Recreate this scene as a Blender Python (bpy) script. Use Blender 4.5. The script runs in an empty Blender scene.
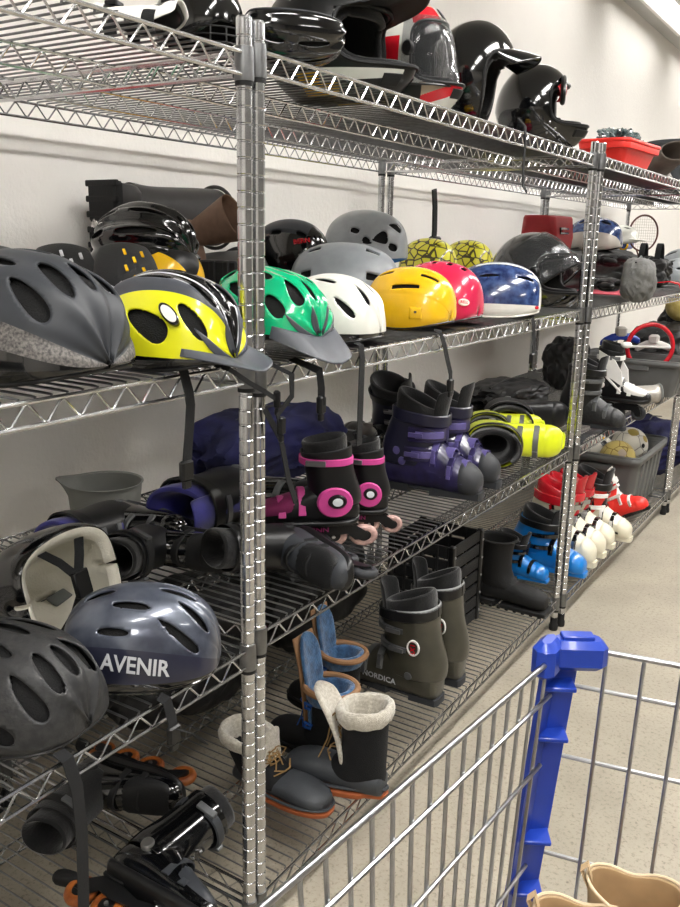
# key: (x, y, yaw, pitch, roll, scale, raised, height factor)
PL = {
'dkgrey': (-0.106, -0.388, 5, 0, 0, 1.025, 0, 1.06),
'yellow': (-0.051, -0.16, 5, 0, 0, 0.815, 0, 1.184),
'green': (-0.07, 0.122, -8.0, 6.0, 0.0, 0.84, 0.0, 0.92),
'white': (-0.102, 0.388, 5, 0, 0, 0.79, 0, 1.127),
'blackgrey': (-0.62, 0.954, 10, 0, 0, 0.885, 0.105, 1.0),
'greyvent': (-0.55, 1.262, 20, 0, 0, 0.966, 0.132, 1.0),
'greyskate': (-0.42, 0.923, 25, 0, 0, 1.12, 0, 0.918),
'yskate': (-0.126, 0.783, 0, 0, 0, 0.821, 0, 0.943),
'pinkred': (-0.131, 0.953, 0, 0, 0, 0.853, 0, 0.979),
'navy': (-0.105, 1.291, 20, 0, 0, 0.908, 0, 1.054),
'ylined1': (-0.52, 1.651, 0.0, 0.0, 0.0, 0.84, 0.082, 1.0),
'ylined2': (-0.52, 1.984, 0.0, 0.0, 0.0, 0.823, 0.082, 1.0),
'giro': (-0.5, 0.24, 15, 0, 0, 0.809, 0.135, 1.0),
'blkyel': (-0.48, 0.241, 0, 0, 0, 0.914, 0.086, 1.0),
'redleft': (-0.6, -0.226, 0.0, 0.0, 0.0, 1.0, 0.082, 1.0),
'smallgrey': (-0.6, -0.068, 0, 0, 0, 0.909, 0.085, 1.0),
'charcoal': (-0.14, -0.431, 10, 0, 0, 0.977, 0, 0.965),
'avenir': (-0.079, -0.212, 35, 0, 0, 0.884, 0, 1.156),
'foam': (-0.281, -0.203, 280, 0.0, 105.0, 0.938, 0, 1.0),
'mx': (-0.2, 0.511, 5, 0, 0, 1.021, 0, 1.0),
'redwhite': (-0.126, 0.744, 10, 0, 0, 0.747, 0, 1.233),
'openface': (-0.129, 1.106, 15, 0, 0, 0.833, 0, 1.153),
'blackfull': (-0.114, 1.526, 15, 0, 0, 0.868, 0, 1.216),
'goggle': (-0.02, 1.498, 20, 0, 20, 0.954, 0, 1.0),
'inverted': (-0.1, 0.233, 50, 0.0, 180.0, 0.601, 0.015, 1.0),
'caged': (-0.2, 0.09, 0.0, 0.0, 0.0, 0.611, 0, 1.0),
'topguard': (-0.1, -0.152, 20.0, 0.0, 0.0, 0.676, 0, 1.0),
'redtray': (-0.16, 2.657, -4.0, 0.0, 0.0, 0.6, 0.0, 2.0),
'film': (-0.2, 2.764, 0.0, 0.0, 0.0, 0.72, 0.07, 1.0),
'topboot': (-0.281, 3.558, 60, 0, 60, 0.897, 0, 1.0),
'bucket': (-0.35, 4.738, 0.0, 0.0, 0.0, 1.442, 0, 1.0),
'rubberboot': (-0.8, 0.409, 0, 90, -90, 1.101, 0, 1.0),
'rubberboot2': (-0.62, 0.414, 5, 0, -90, 1.163, 0, 1.0),
'leather': (-0.66, 0.562, 0, 60, 0, 0.595, 0.113, 1.0),
'knee1': (-0.42, -0.051, -40.0, 45, 0.0, 0.967, 0, 1.0),
'knee2': (-0.3, -0.007, -40.0, 45, 0.0, 0.888, 0.019, 1.0),
'ffvisor': (-0.201, 1.848, 0, 0, 0, 1.121, 0, 1.0),
'redcase': (-0.55, 2.951, 0.0, 0.0, 0.0, 1.048, 0.185, 1.0),
'navygrey': (-0.45, 3.377, 0.0, 0.0, 0.0, 0.993, 0.183, 1.0),
'whitepeak': (-0.5, 4.021, 0, 0, 0, 0.882, 0.224, 1.0),
'glove1': (0.055, 2.311, 0, 0, 0.0, 1.113, 0, 1.0),
'glove2': (-0.12, 2.533, 0, 0, 0, 0.798, 0.025, 1.0),
'glove3': (-0.25, 3.01, 0, 0, 0, 0.869, 0.114, 1.0),
'bagA': (-0.5, 3.3, 0.0, 0.0, 0.0, 1.0, 0.0, 1.0),
'padL': (-0.5, 0.0, 0.0, 0.0, 0.0, 1.0, 0.0, 1.0),
'padM': (-0.7, 1.2, 0.0, 0.0, 0.0, 1.0, 0.0, 1.0),
'padR': (-0.58, 1.72, 0.0, 0.0, 0.0, 1.0, 0.0, 1.0),
'bagB': (-0.25, 3.773, 0, 0, 0, 0.962, 0, 1.0),
'racket': (-0.42, 4.247, 40, 0, 0, 0.685, 0, 1.0),
'liner': (-0.249, 2.975, 0, 0, 0, 0.587, 0, 1.0),
'vent1': (-0.15, 4.171, 0, 0, 0, 1.059, 0, 1.0),
'vent2': (-0.35, 5.16, 0.0, 0.0, 0.0, 1.124, 0, 1.26),
'redstrap': (-0.03, 3.35, 0, 0, 0, 0.865, 0, 1.0),
'bluetube': (-0.68, 4.9, 0.0, 0.0, 0.0, 0.8, 0.185, 1.0),
'stub': (-0.7, 2.044, 0, 0, 0, 1.127, 0.189, 1.0),
'cup': (-0.72, 0.292, 32, 0.0, 0.0, 0.892, 0.015, 0.862),
'skib1': (-0.4, 0.56, -5, 0.0, 88.0, 0.95, 0, 1.0),
'skib2': (-0.5, 0.231, -5, 0, 88, 0.746, 0, 1.0),
'skib3': (-0.62, -0.158, 0, 0, 88, 0.9, 0, 1.0),
'navybag': (-0.6, 0.814, 0, 0, 0, 1.081, 0, 1.0),
'pinkskate': (-0.154, 0.429, 222, 0, 0.0, 0.919, 0, 0.767),
'pinkskate2': (-0.134, 0.575, 212.0, 0.0, 0.0, 0.709, 0.0, 0.871),
'lyingskate': (-0.038, 0.375, -30, 0.0, 80.0, 0.85, 0, 1.0),
'lyingskate2': (-0.365, 0.251, 10.0, 0.0, 80.0, 0.847, 0.0, 1.0),
'purple1': (-0.194, 0.999, 5, 0, 0, 0.877, 0, 1.087),
'purple2': (-0.187, 1.143, 5, 0, 0, 0.819, 0, 1.173),
'blkboot1': (-0.547, 1.254, 150, 0, 80, 0.702, 0, 1.0),
'blkboot2': (-0.46, 1.42, 0.0, 0.0, 30.0, 0.8, 0.0, 1.0),
'yelboot1': (-0.166, 1.57, 15, 0.0, 85.0, 0.918, 0, 1.0),
'yelboot2': (-0.283, 1.791, 15, 0.0, 85.0, 0.784, 0, 1.0),
'flatbag': (-0.474, 2.372, 0, 0, 0, 0.959, 0, 1.0),
'blkopen': (-0.3, 2.042, 15.0, 0.0, 88.0, 0.9, 0.0, 1.0),
'backpack': (-0.45, 3.096, 0.0, 0.0, 0.0, 0.812, 0, 1.0),
'darkboot': (-0.088, 2.215, 0.0, 0.0, 0.0, 0.761, 0.0, 1.0),
'whiteskate': (-0.048, 2.454, 0, 0, 0, 0.83, 0, 1.0),
'shin': (-0.024, 2.854, 30, 0, 0, 0.959, 0, 1.0),
'toteA': (-0.149, 3.259, 0.0, 0.0, 0.0, 0.807, 0.0, 1.0),
'redring': (-0.1, 3.302, 30, 0, 0, 0.857, 0.071, 1.0),
'toyblue1': (-0.25, 3.304, 30.0, 0.0, 0.0, 1.042, 0.184, 1.0),
'toyblue2': (-0.1, 3.374, 0, 0, 0, 0.935, 0.159, 1.0),
'bskate1': (-0.461, 0.147, 8, 0.0, 90, 0.896, 0, 1.0),
'bskate2': (-0.157, -0.259, 0, 0.0, -80, 0.904, 0, 1.0),
'bluelined1': (-0.16, 0.463, 180, 0, 0, 0.759, 0, 1.0),
'bluelined2': (-0.243, 0.652, 180, 0, 0, 0.722, 0, 1.0),
'fur1': (-0.022, 0.387, 190, 0, 0, 0.839, 0, 0.946),
'fur2': (-0.192, 0.277, 0, 0, 0, 0.856, 0, 0.709),
'olive1': (-0.124, 0.863, 180, 0, 0, 0.921, 0, 0.973),
'olive2': (-0.106, 0.998, 180, 0, 0, 0.814, 0, 1.177),
'crate': (-0.283, 1.336, 0, 0, 0, 0.733, 0, 1.029),
'blkboot3': (-0.141, 1.613, 0, 0, 0, 0.894, 0, 1.0),
'blue1': (-0.174, 2.06, 0.0, 0.0, 0.0, 0.9, 0.0, 0.921),
'blue2': (-0.232, 1.914, 0, 0, 0, 0.697, 0, 0.838),
'wb1': (-0.17, 2.19, 0.0, 0.0, 0.0, 0.88, 0.0, 1.206),
'wb2': (-0.17, 2.325, 0.0, 0.0, 0.0, 0.88, 0.0, 1.14),
'wb3': (-0.17, 2.46, 0.0, 0.0, 0.0, 0.88, 0.0, 1.085),
'wb4': (-0.13, 2.595, 0.0, 0.0, 0.0, 0.88, 0.0, 1.043),
'rb1': (-0.035, 2.76, 0.0, -30.0, 0.0, 0.693, 0.0, 1.0),
'toteB': (-0.209, 3.244, 0, 0, 0, 1.06, 0, 1.0),
'ball1': (-0.15, 3.08, 0.0, 0.0, 0.0, 0.88, 0, 1.0),
'ball2': (-0.15, 3.3, 0.0, 0.0, 0.0, 0.88, 0, 1.0),
'ball3': (-0.28, 3.19, 0.0, 0.0, 0.0, 0.85, 0, 1.0),
'bagC': (-0.71, 4.6, 0.0, 0.0, 0.0, 1.0, 0.0, 1.0),
'blkbagA': (-0.62, 0.45, 0, 0, 0, 1, 0, 1),
'blkbagB': (-0.62, 1.0, 0, 0, 0, 1, 0, 1),
'farbag1': (-0.2, 4.0, 0, 0, 0, 1, 0, 1),
'farbag2': (-0.2, 4.1, 0, 0, 0, 1, 0, 1),
'farbag3': (-0.2, 4.9, 0, 0, 0, 1, 0, 1),
'ball4': (-0.15, 4.195, 0, 0, 0, 0.729, 0, 1.0),
'tan1': (0.74, -0.34, 15.0, 0.0, 0.0, 0.72, 0.0, 1.0),
'tan2': (0.775, -0.26, 15.0, 0.0, 0.0, 0.72, 0.0, 1.0),
}
EXPOSURE = 1.0
import bpy, bmesh, math, random
import numpy as np
from mathutils import Vector, Matrix, Euler
random.seed(7)
rng = np.random.default_rng(7)
C = bpy.context.scene.collection
R = math.radians
PI = math.pi

# ------------------------------------------------------------ materials
def lin(c):
    return tuple(((v/255)/12.92 if v/255 <= .04045 else ((v/255+.055)/1.055)**2.4) for v in c)

def mat(name, col, rough=.5, metal=0., coat=0., var=.12, scale=30., bump=0., bscale=150., trans=0., ior=1.45, sheen=0., col2=None, spec=.5, alpha=1.):
    m = bpy.data.materials.new(name); m.use_nodes = True
    nt = m.node_tree; N = nt.nodes; Lk = nt.links
    b = N['Principled BSDF']
    c = lin(col)
    tc = N.new('ShaderNodeTexCoord')
    n = N.new('ShaderNodeTexNoise'); n.inputs['Scale'].default_value = scale; n.inputs['Detail'].default_value = 4
    Lk.new(tc.outputs['Object'], n.inputs['Vector'])
    mix = N.new('ShaderNodeMix'); mix.data_type = 'RGBA'
    c2 = lin(col2) if col2 else tuple(v*(1-var) for v in c)
    mix.inputs[6].default_value = (*c, 1); mix.inputs[7].default_value = (*c2, 1)
    rmp = N.new('ShaderNodeMapRange'); rmp.inputs[1].default_value = .35; rmp.inputs[2].default_value = .65
    Lk.new(n.outputs[0], rmp.inputs[0]); Lk.new(rmp.outputs[0], mix.inputs[0])
    Lk.new(mix.outputs[2], b.inputs['Base Color'])
    b.inputs['Roughness'].default_value = rough; b.inputs['Metallic'].default_value = metal
    b.inputs['Coat Weight'].default_value = coat; b.inputs['Coat Roughness'].default_value = .06
    b.inputs['Transmission Weight'].default_value = trans; b.inputs['IOR'].default_value = ior
    b.inputs['Specular IOR Level'].default_value = spec
    if sheen: b.inputs['Sheen Weight'].default_value = sheen
    if alpha < 1: b.inputs['Alpha'].default_value = alpha
    if bump:
        n2 = N.new('ShaderNodeTexNoise'); n2.inputs['Scale'].default_value = bscale; n2.inputs['Detail'].default_value = 3
        Lk.new(tc.outputs['Object'], n2.inputs['Vector'])
        bp = N.new('ShaderNodeBump'); bp.inputs['Strength'].default_value = bump; bp.inputs['Distance'].default_value = .004
        Lk.new(n2.outputs[0], bp.inputs['Height']); Lk.new(bp.outputs[0], b.inputs['Normal'])
    return m

M = {}
def mk(k, *a, **kw): M[k] = mat(k, *a, **kw); return M[k]
mk('chrome', (205, 206, 208), .22, 1., var=.12, scale=60)
mk('zinc', (132, 133, 134), .4, 1., var=.2, scale=50)
mk('cart_steel', (176, 177, 180), .3, 1., var=.15, scale=80)
mk('cart_blue', (28, 62, 168), .38, coat=.2)
mk('black_rubber', (15, 15, 16), .7, bump=.2)
mk('gloss_black', (9, 10, 12), .12, coat=.8, var=.3)
mk('satin_black', (16, 17, 19), .36, var=.3)
mk('matte_black', (19, 20, 22), .62, bump=.25, bscale=300)
mk('black_fabric', (13, 13, 15), .9, bump=.5, bscale=500, sheen=.2)
mk('black_strap', (19, 20, 22), .8, bump=.5, bscale=900)
mk('foam_black', (15, 15, 16), .85, bump=.5, bscale=420)
mk('grey_shell', (146, 152, 157), .38, coat=.15)
mk('grey_shell_light', (160, 166, 170), .34, coat=.25)
mk('dark_grey_shell', (52, 55, 60), .5, var=.15)
mk('grey_fleck', (118, 114, 110), .6, col2=(60, 58, 58), scale=260)
mk('charcoal_worn', (34, 35, 37), .5, col2=(50, 50, 50), scale=70, bump=.3, bscale=120)
mk('yellow_shell', (226, 226, 34), .24, coat=.6, var=.05)
mk('yellow_skate', (236, 186, 24), .26, coat=.6, var=.06)
mk('green_shell', (8, 176, 120), .22, coat=.7, var=.1)
mk('white_shell', (222, 222, 214), .3, coat=.5, var=.04)
mk('pink_red_shell', (206, 36, 78), .25, coat=.6, var=.08)
mk('navy_shell', (22, 38, 84), .2, coat=.8, col2=(60, 84, 132), scale=45)
mk('white_plain', (232, 230, 226), .4, var=.04)
mk('visor_grey', (74, 77, 84), .4, var=.1)
mk('visor_dark', (38, 40, 45), .3, var=.2)
mk('silver_decal', (190, 192, 196), .3, var=.05)
mk('blue_trim', (30, 92, 158), .35)
mk('avenir_shell', (96, 102, 114), .3, metal=.35, coat=.6, col2=(56, 60, 74), scale=14)
mk('avenir_side', (40, 42, 60), .3, metal=.2, coat=.6)
mk('eps_white', (226, 222, 208), .75, bump=.4, bscale=260, var=.06)
mk('eps_pad', (112, 116, 114), .9, bump=.3)
mk('gold_print', (168, 148, 78), .5)
mk('brown_tape', (134, 108, 66), .7)
mk('red_gloss', (206, 24, 40), .25, coat=.5)
mk('red_plastic', (236, 52, 44), .4, var=.06)
mk('red_dark', (150, 26, 34), .45)
mk('pink_plain', (226, 150, 160), .5)
mk('silver_paint', (188, 184, 176), .3, metal=.3)
mk('tan_paint', (176, 158, 138), .35)
mk('smoke_visor', (165, 167, 170), .05, trans=.9, ior=1.2, alpha=.5)
mk('smoke_dark', (44, 42, 44), .06, trans=.5, ior=1.2, alpha=.8)
mk('skin_rubber', (52, 50, 50), .5, var=.25, scale=12)
mk('brown_leather', (118, 92, 76), .65, var=.2)
mk('navy_fabric', (22, 24, 76), .85, bump=.4, bscale=300, col2=(16, 18, 50), scale=10)
mk('blue_liner', (50, 48, 140), .6, sheen=.3, col2=(24, 24, 70), scale=9)
mk('black_liner', (11, 11, 13), .9, sheen=.3, bump=.3)
mk('purple_shell', (50, 44, 92), .28, coat=.5, col2=(28, 24, 54), scale=16)
mk('purple_dark', (30, 30, 52), .4, coat=.2)
mk('purple_light', (92, 84, 140), .3, coat=.5)
mk('sole_grey', (46, 48, 52), .6)
mk('boot_yellow', (220, 232, 34), .34, coat=.3, var=.06)
mk('buckle_metal', (190, 190, 192), .3, 1.)
mk('buckle_grey', (112, 114, 116), .4, .6)
mk('olive_shell', (66, 64, 54), .36, coat=.3, col2=(46, 45, 38), scale=9)
mk('olive_trim', (140, 142, 142), .45)
mk('blue_boot', (14, 122, 206), .3, coat=.4, var=.1)
mk('white_boot', (226, 220, 198), .35, coat=.3, var=.06)
mk('suede_black', (13, 14, 17), .9, bump=.5, bscale=350)
mk('fleece', (218, 212, 198), .98, bump=1., bscale=420, col2=(186, 178, 160), scale=120, sheen=.6)
mk('rubber_grey', (56, 59, 63), .55, bump=.15)
mk('gum_sole', (168, 88, 44), .6)
mk('lace_tan', (146, 116, 72), .8, bump=.4, bscale=900)
mk('lace_blue', (34, 84, 168), .7)
mk('boot_liner_blue', (62, 104, 146), .85, sheen=.4, bump=.6, bscale=160, col2=(38, 70, 104), scale=40)
mk('boot_tan', (150, 112, 78), .7, bump=.25)
mk('pink_skate', (206, 70, 148), .5, var=.1)
mk('magenta_mesh', (126, 26, 84), .7, bump=.5, bscale=500)
mk('wheel_cream', (196, 160, 150), .55, col2=(150, 120, 116), scale=60)
mk('wheel_amber', (168, 96, 40), .35, col2=(120, 60, 24), scale=30)
mk('grey_plastic', (120, 122, 120), .5, var=.06)
mk('tote_grey', (98, 99, 98), .5, var=.1, scale=14)
mk('grey_bucket', (118, 119, 115), .55, var=.05)
mk('dark_bucket', (66, 70, 74), .6)
mk('black_bag', (20, 20, 21), .55, var=.3, scale=14, bump=.4, bscale=40)
mk('teal_film', (50, 66, 68), .15, coat=.5, col2=(120, 134, 134), scale=26)
mk('brown_grey', (96, 86, 78), .55, var=.3, scale=20)
mk('glove_grey', (108, 108, 106), .75, bump=.5, bscale=160, var=.2)
mk('suede_tan', (196, 168, 130), .9, bump=.3, bscale=500, var=.1)
mk('suede_seam', (214, 192, 160), .85)
mk('suede_inside', (168, 138, 100), .9)
mk('blue_plastic', (26, 66, 178), .35, coat=.3)
mk('ball_white', (220, 216, 206), .5, var=.1)
mk('paper_white', (222, 226, 232), .6)
mk('racket_brown', (88, 52, 44), .5)
mk('string_pale', (150, 140, 130), .6)
mk('red_cloth', (176, 70, 84), .9, bump=.4)
mk('gold_ball', (188, 166, 92), .45, col2=(214, 196, 130), scale=22)

def lines_mat(name, base, line, scale, width, rough=.3):
    m = mat(name, base, rough, coat=.4); nt = m.node_tree; N = nt.nodes
    b = N['Principled BSDF']
    tc = N.new('ShaderNodeTexCoord'); v = N.new('ShaderNodeTexVoronoi'); v.feature = 'DISTANCE_TO_EDGE'
    v.inputs['Scale'].default_value = scale
    nt.links.new(tc.outputs['Object'], v.inputs['Vector'])
    r = N.new('ShaderNodeMath'); r.operation = 'LESS_THAN'; r.inputs[1].default_value = width
    nt.links.new(v.outputs['Distance'], r.inputs[0])
    mx = N.new('ShaderNodeMix'); mx.data_type = 'RGBA'
    mx.inputs[6].default_value = (*lin(base), 1); mx.inputs[7].default_value = (*lin(line), 1)
    nt.links.new(r.outputs[0], mx.inputs[0]); nt.links.new(mx.outputs[2], b.inputs['Base Color'])
    M[name] = m
lines_mat('yellow_lined', (222, 214, 60), (70, 62, 30), 26, .07)
lines_mat('gold_lined', (190, 170, 100), (120, 96, 30), 17, .035, .45)
lines_mat('white_lined', (222, 218, 206), (150, 146, 138), 9, .02, .5)

# ------------------------------------------------------------ mesh builder
class MB:
    def __init__(s): s.v = []; s.f = []; s.m = []; s.mats = []
    def mi(s, m):
        if m not in s.mats: s.mats.append(m)
        return s.mats.index(m)
    def add(s, V, F, m):
        o = len(s.v); s.v += [tuple(map(float, p)) for p in V]
        if isinstance(m, (list, np.ndarray)):
            s.m += [int(k) for k in m]
        else:
            i = s.mi(m); s.m += [i]*len(F)
        s.f += [tuple(o+i for i in f) for f in F]
        return s
    def grid(s, P, m, cu=False, cv=False):
        P = np.asarray(P); nu, nv = P.shape[:2]
        F = []
        for i in range(nu if cu else nu-1):
            for j in range(nv if cv else nv-1):
                a = i*nv+j; b = ((i+1) % nu)*nv+j; c = ((i+1) % nu)*nv+(j+1) % nv; d = i*nv+(j+1) % nv
                F.append((a, b, c, d))
        return s.add(P.reshape(-1, 3), F, m)
    def loft(s, rings, m, c0=True, c1=True):
        rings = [np.asarray(r) for r in rings]; n = len(rings[0])
        V = np.concatenate(rings); F = []
        for i in range(len(rings)-1):
            for j in range(n):
                k = (j+1) % n
                F.append((i*n+j, i*n+k, (i+1)*n+k, (i+1)*n+j))
        if c0: F.append(tuple(range(n))[::-1])
        if c1: F.append(tuple((len(rings)-1)*n+j for j in range(n)))
        return s.add(V, F, m)
    def tube(s, pts, r, m, seg=6, closed=False, caps=True):
        pts = [Vector(p) for p in pts]; n = len(pts); rings = []
        up = Vector((0, 0, 1)); prev = None
        for i, p in enumerate(pts):
            if closed: t = (pts[(i+1) % n]-pts[i-1])
            else: t = (pts[min(i+1, n-1)]-pts[max(i-1, 0)])
            t.normalize()
            if prev is None:
                a = t.cross(up)
                if a.length < .1: a = t.cross(Vector((1, 0, 0)))
                a.normalize()
            else:
                a = prev-t*prev.dot(t); a.normalize()
            prev = a; b = t.cross(a)
            rr = r[i] if isinstance(r, (list, tuple)) else r
            rings.append([p+(a*math.cos(2*PI*k/seg)+b*math.sin(2*PI*k/seg))*rr for k in range(seg)])
        if closed: rings.append(rings[0])
        return s.loft(rings, m, caps and not closed, caps and not closed)
    def lathe(s, prof, m, seg=24, o=(0, 0, 0), axis='z', capped=False):
        rings = []
        for r, z in prof:
            ring = []
            for k in range(seg):
                c, q = math.cos(2*PI*k/seg)*r, math.sin(2*PI*k/seg)*r
                p = {'z': (c, q, z), 'y': (c, z, q), 'x': (z, c, q)}[axis]
                ring.append((p[0]+o[0], p[1]+o[1], p[2]+o[2]))
            rings.append(ring)
        return s.loft(rings, m, capped, capped)
    def box(s, c, d, m, rot=None, ch=None):
        ch = min(d)*.18 if ch is None else ch
        x, y, z = [k/2 for k in d]; V = []
        def ring(zz, ix):
            X, Y = x-ix, y-ix; q = ch if ix == 0 else ch*.6
            return [(X-q, -Y, zz), (X, -Y+q, zz), (X, Y-q, zz), (X-q, Y, zz), (-X+q, Y, zz), (-X, Y-q, zz), (-X, -Y+q, zz), (-X+q, -Y, zz)]
        rs = [ring(-z, ch), ring(-z+ch, 0), ring(z-ch, 0), ring(z, ch)]
        E = Euler(rot).to_matrix() if rot else Matrix.Identity(3)
        rs = [[E @ Vector(p)+Vector(c) for p in r_] for r_ in rs]
        return s.loft(rs, m)
    def ribbon(s, pts, w, t, side, m):
        pts = [Vector(p) for p in pts]; n = len(pts); rings = []
        for i, p in enumerate(pts):
            tg = (pts[min(i+1, n-1)]-pts[max(i-1, 0)]).normalized()
            sd = Vector(side[i] if isinstance(side, list) else side); sd = (sd-tg*sd.dot(tg)).normalized(); nn = tg.cross(sd)
            rings.append([p+sd*w/2+nn*t/2, p-sd*w/2+nn*t/2, p-sd*w/2-nn*t/2, p+sd*w/2-nn*t/2])
        return s.loft(rings, m)
    def build(s, name, parent=None, sub=0, smooth=True, weld=True, solid=0, solid_in=None, off=-1, recalc=True, angle=40):
        me = bpy.data.meshes.new(name)
        me.from_pydata(s.v, [], s.f)
        for m in s.mats: me.materials.append(m)
        if solid_in is not None: me.materials.append(solid_in)
        me.polygons.foreach_set('material_index', s.m)
        bm = bmesh.new(); bm.from_mesh(me)
        if weld: bmesh.ops.remove_doubles(bm, verts=bm.verts, dist=1e-5)
        if recalc: bmesh.ops.recalc_face_normals(bm, faces=bm.faces)
        bm.to_mesh(me); bm.free()
        if smooth:
            for p in me.polygons: p.use_smooth = True
            if angle: 
                try: me.set_sharp_from_angle(angle=R(angle))
                except Exception: pass
        o = bpy.data.objects.new(name, me); C.objects.link(o)
        if parent: o.parent = parent
        if solid:
            sm = o.modifiers.new('solidify', 'SOLIDIFY'); sm.thickness = solid; sm.offset = off; sm.use_even_offset = False
            if solid_in is not None: sm.material_offset = len(s.mats)
        if sub:
            sd = o.modifiers.new('subsurf', 'SUBSURF'); sd.levels = sub; sd.render_levels = sub
        return o

def thing(name, label, cat, group=None):
    o = bpy.data.objects.new(name, None); C.objects.link(o); o.empty_display_size = .05
    o['label'] = label; o['category'] = cat
    if group: o['group'] = group
    return o
def struct(o): o['kind'] = 'structure'; return o
def tag(o, label, cat, group=None):
    o['label'] = label; o['category'] = cat
    if group: o['group'] = group
    return o
def kids(o): return [c for c in o.children]
def copy_tree(o, parent=None):
    c = o.copy(); C.objects.link(c); c.parent = parent
    for ch in list(o.children): copy_tree(ch, c)
    return c

DECK = {'S1': .126, 'S2': .698, 'S3': 1.188, 'S4': 1.691, 'floor': 0.}
PLACED = {}
def all_pts(root):
    bpy.context.view_layer.update()
    dg = bpy.context.evaluated_depsgraph_get(); out = []
    st = [root]
    while st:
        o = st.pop(); st += list(o.children)
        if o.type == 'MESH':
            ev = o.evaluated_get(dg); me = ev.to_mesh()
            a = np.empty(len(me.vertices)*3, 'f'); me.vertices.foreach_get('co', a); a = a.reshape(-1, 3)
            mw = np.array(o.matrix_world); out.append(a @ mw[:3, :3].T+mw[:3, 3]); ev.to_mesh_clear()
    return np.concatenate(out)
def place(root, key, x, y, level, rot=(0, 0, 0), s=1., skip=('strap',), dz=0., sz=1.):
    """put a thing on a shelf deck: yaw/pitch/roll in degrees, lowest solid point on the deck (hanging straps ignored)"""
    root.rotation_euler = Euler((R(rot[0]), R(rot[1]), R(rot[2])), 'XYZ'); root.scale = (s, s, s*sz)
    z = DECK[level] if isinstance(level, str) else level
    root.location = (x, y, z)
    hid = []
    bpy.context.view_layer.update()
    dg = bpy.context.evaluated_depsgraph_get(); lo = 9
    st = [root]
    while st:
        o = st.pop()
        if o.type == 'MESH' and any(o.name.startswith(k) for k in skip): continue
        st += list(o.children)
        if o.type == 'MESH':
            ev = o.evaluated_get(dg); me = ev.to_mesh()
            a = np.empty(len(me.vertices)*3, 'f'); me.vertices.foreach_get('co', a); a = a.reshape(-1, 3)
            mw = np.array(o.matrix_world); lo = min(lo, float((a @ mw[2, :3]+mw[2, 3]).min())); ev.to_mesh_clear()
    root.location.z += z-lo+dz+.0005
    PLACED[key] = root
    return root

# ------------------------------------------------------------ lettering
_tcache = {}
def text_mesh(body, size, bold=False):
    k = (body, size)
    if k in _tcache: return _tcache[k]
    cu = bpy.data.curves.new('lettering', 'FONT'); cu.body = body; cu.size = size; cu.resolution_u = 2
    cu.align_x = 'CENTER'; cu.align_y = 'CENTER'; cu.offset = size*.022 if bold else 0
    ob = bpy.data.objects.new('lettering', cu); C.objects.link(ob)
    bpy.context.view_layer.update()
    me = bpy.data.meshes.new_from_object(ob.evaluated_get(bpy.context.evaluated_depsgraph_get()))
    V = [tuple(v.co) for v in me.vertices]; F = [tuple(p.vertices) for p in me.polygons]
    bpy.data.objects.remove(ob); bpy.data.curves.remove(cu); bpy.data.meshes.remove(me)
    _tcache[k] = (V, F); return V, F
def lettering(name, body, size, mp, m, parent, bold=True):
    V, F = text_mesh(body, size, bold); b = MB(); b.add([mp(x, y) for x, y, _ in V], F, m)
    return b.build(name, parent, weld=False, smooth=False, recalc=False)
def plane_map(o, ux, uy):
    o, ux, uy = Vector(o), Vector(ux).normalized(), Vector(uy).normalized()
    return lambda x, y: o+ux*x+uy*y

# ------------------------------------------------------------ shells with real openings
def sd_caps(U, V, u0, v0, a, b, rot=0., taper=0.):
    """signed distance-like value of a tapered elongated opening, in the units of U, V"""
    r = math.radians(rot); du, dv = U-u0, V-v0
    p = du*math.cos(r)+dv*math.sin(r); q = -du*math.sin(r)+dv*math.cos(r)
    bb = b*(1+taper*np.clip(p/a, -1, 1))
    return (np.sqrt((np.abs(p)/a)**2.6+(np.abs(q)/bb)**2)**1.0-1)*b
def sd_box(U, V, u0, v0, a, b, rot=0., rnd=.3):
    r = math.radians(rot); du, dv = U-u0, V-v0
    p = du*math.cos(r)+dv*math.sin(r); q = -du*math.sin(r)+dv*math.cos(r)
    k = rnd*min(a, b); dx = np.abs(p)-(a-k); dy = np.abs(q)-(b-k)
    return np.hypot(np.maximum(dx, 0), np.maximum(dy, 0))+np.minimum(np.maximum(dx, dy), 0)-k
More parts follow.
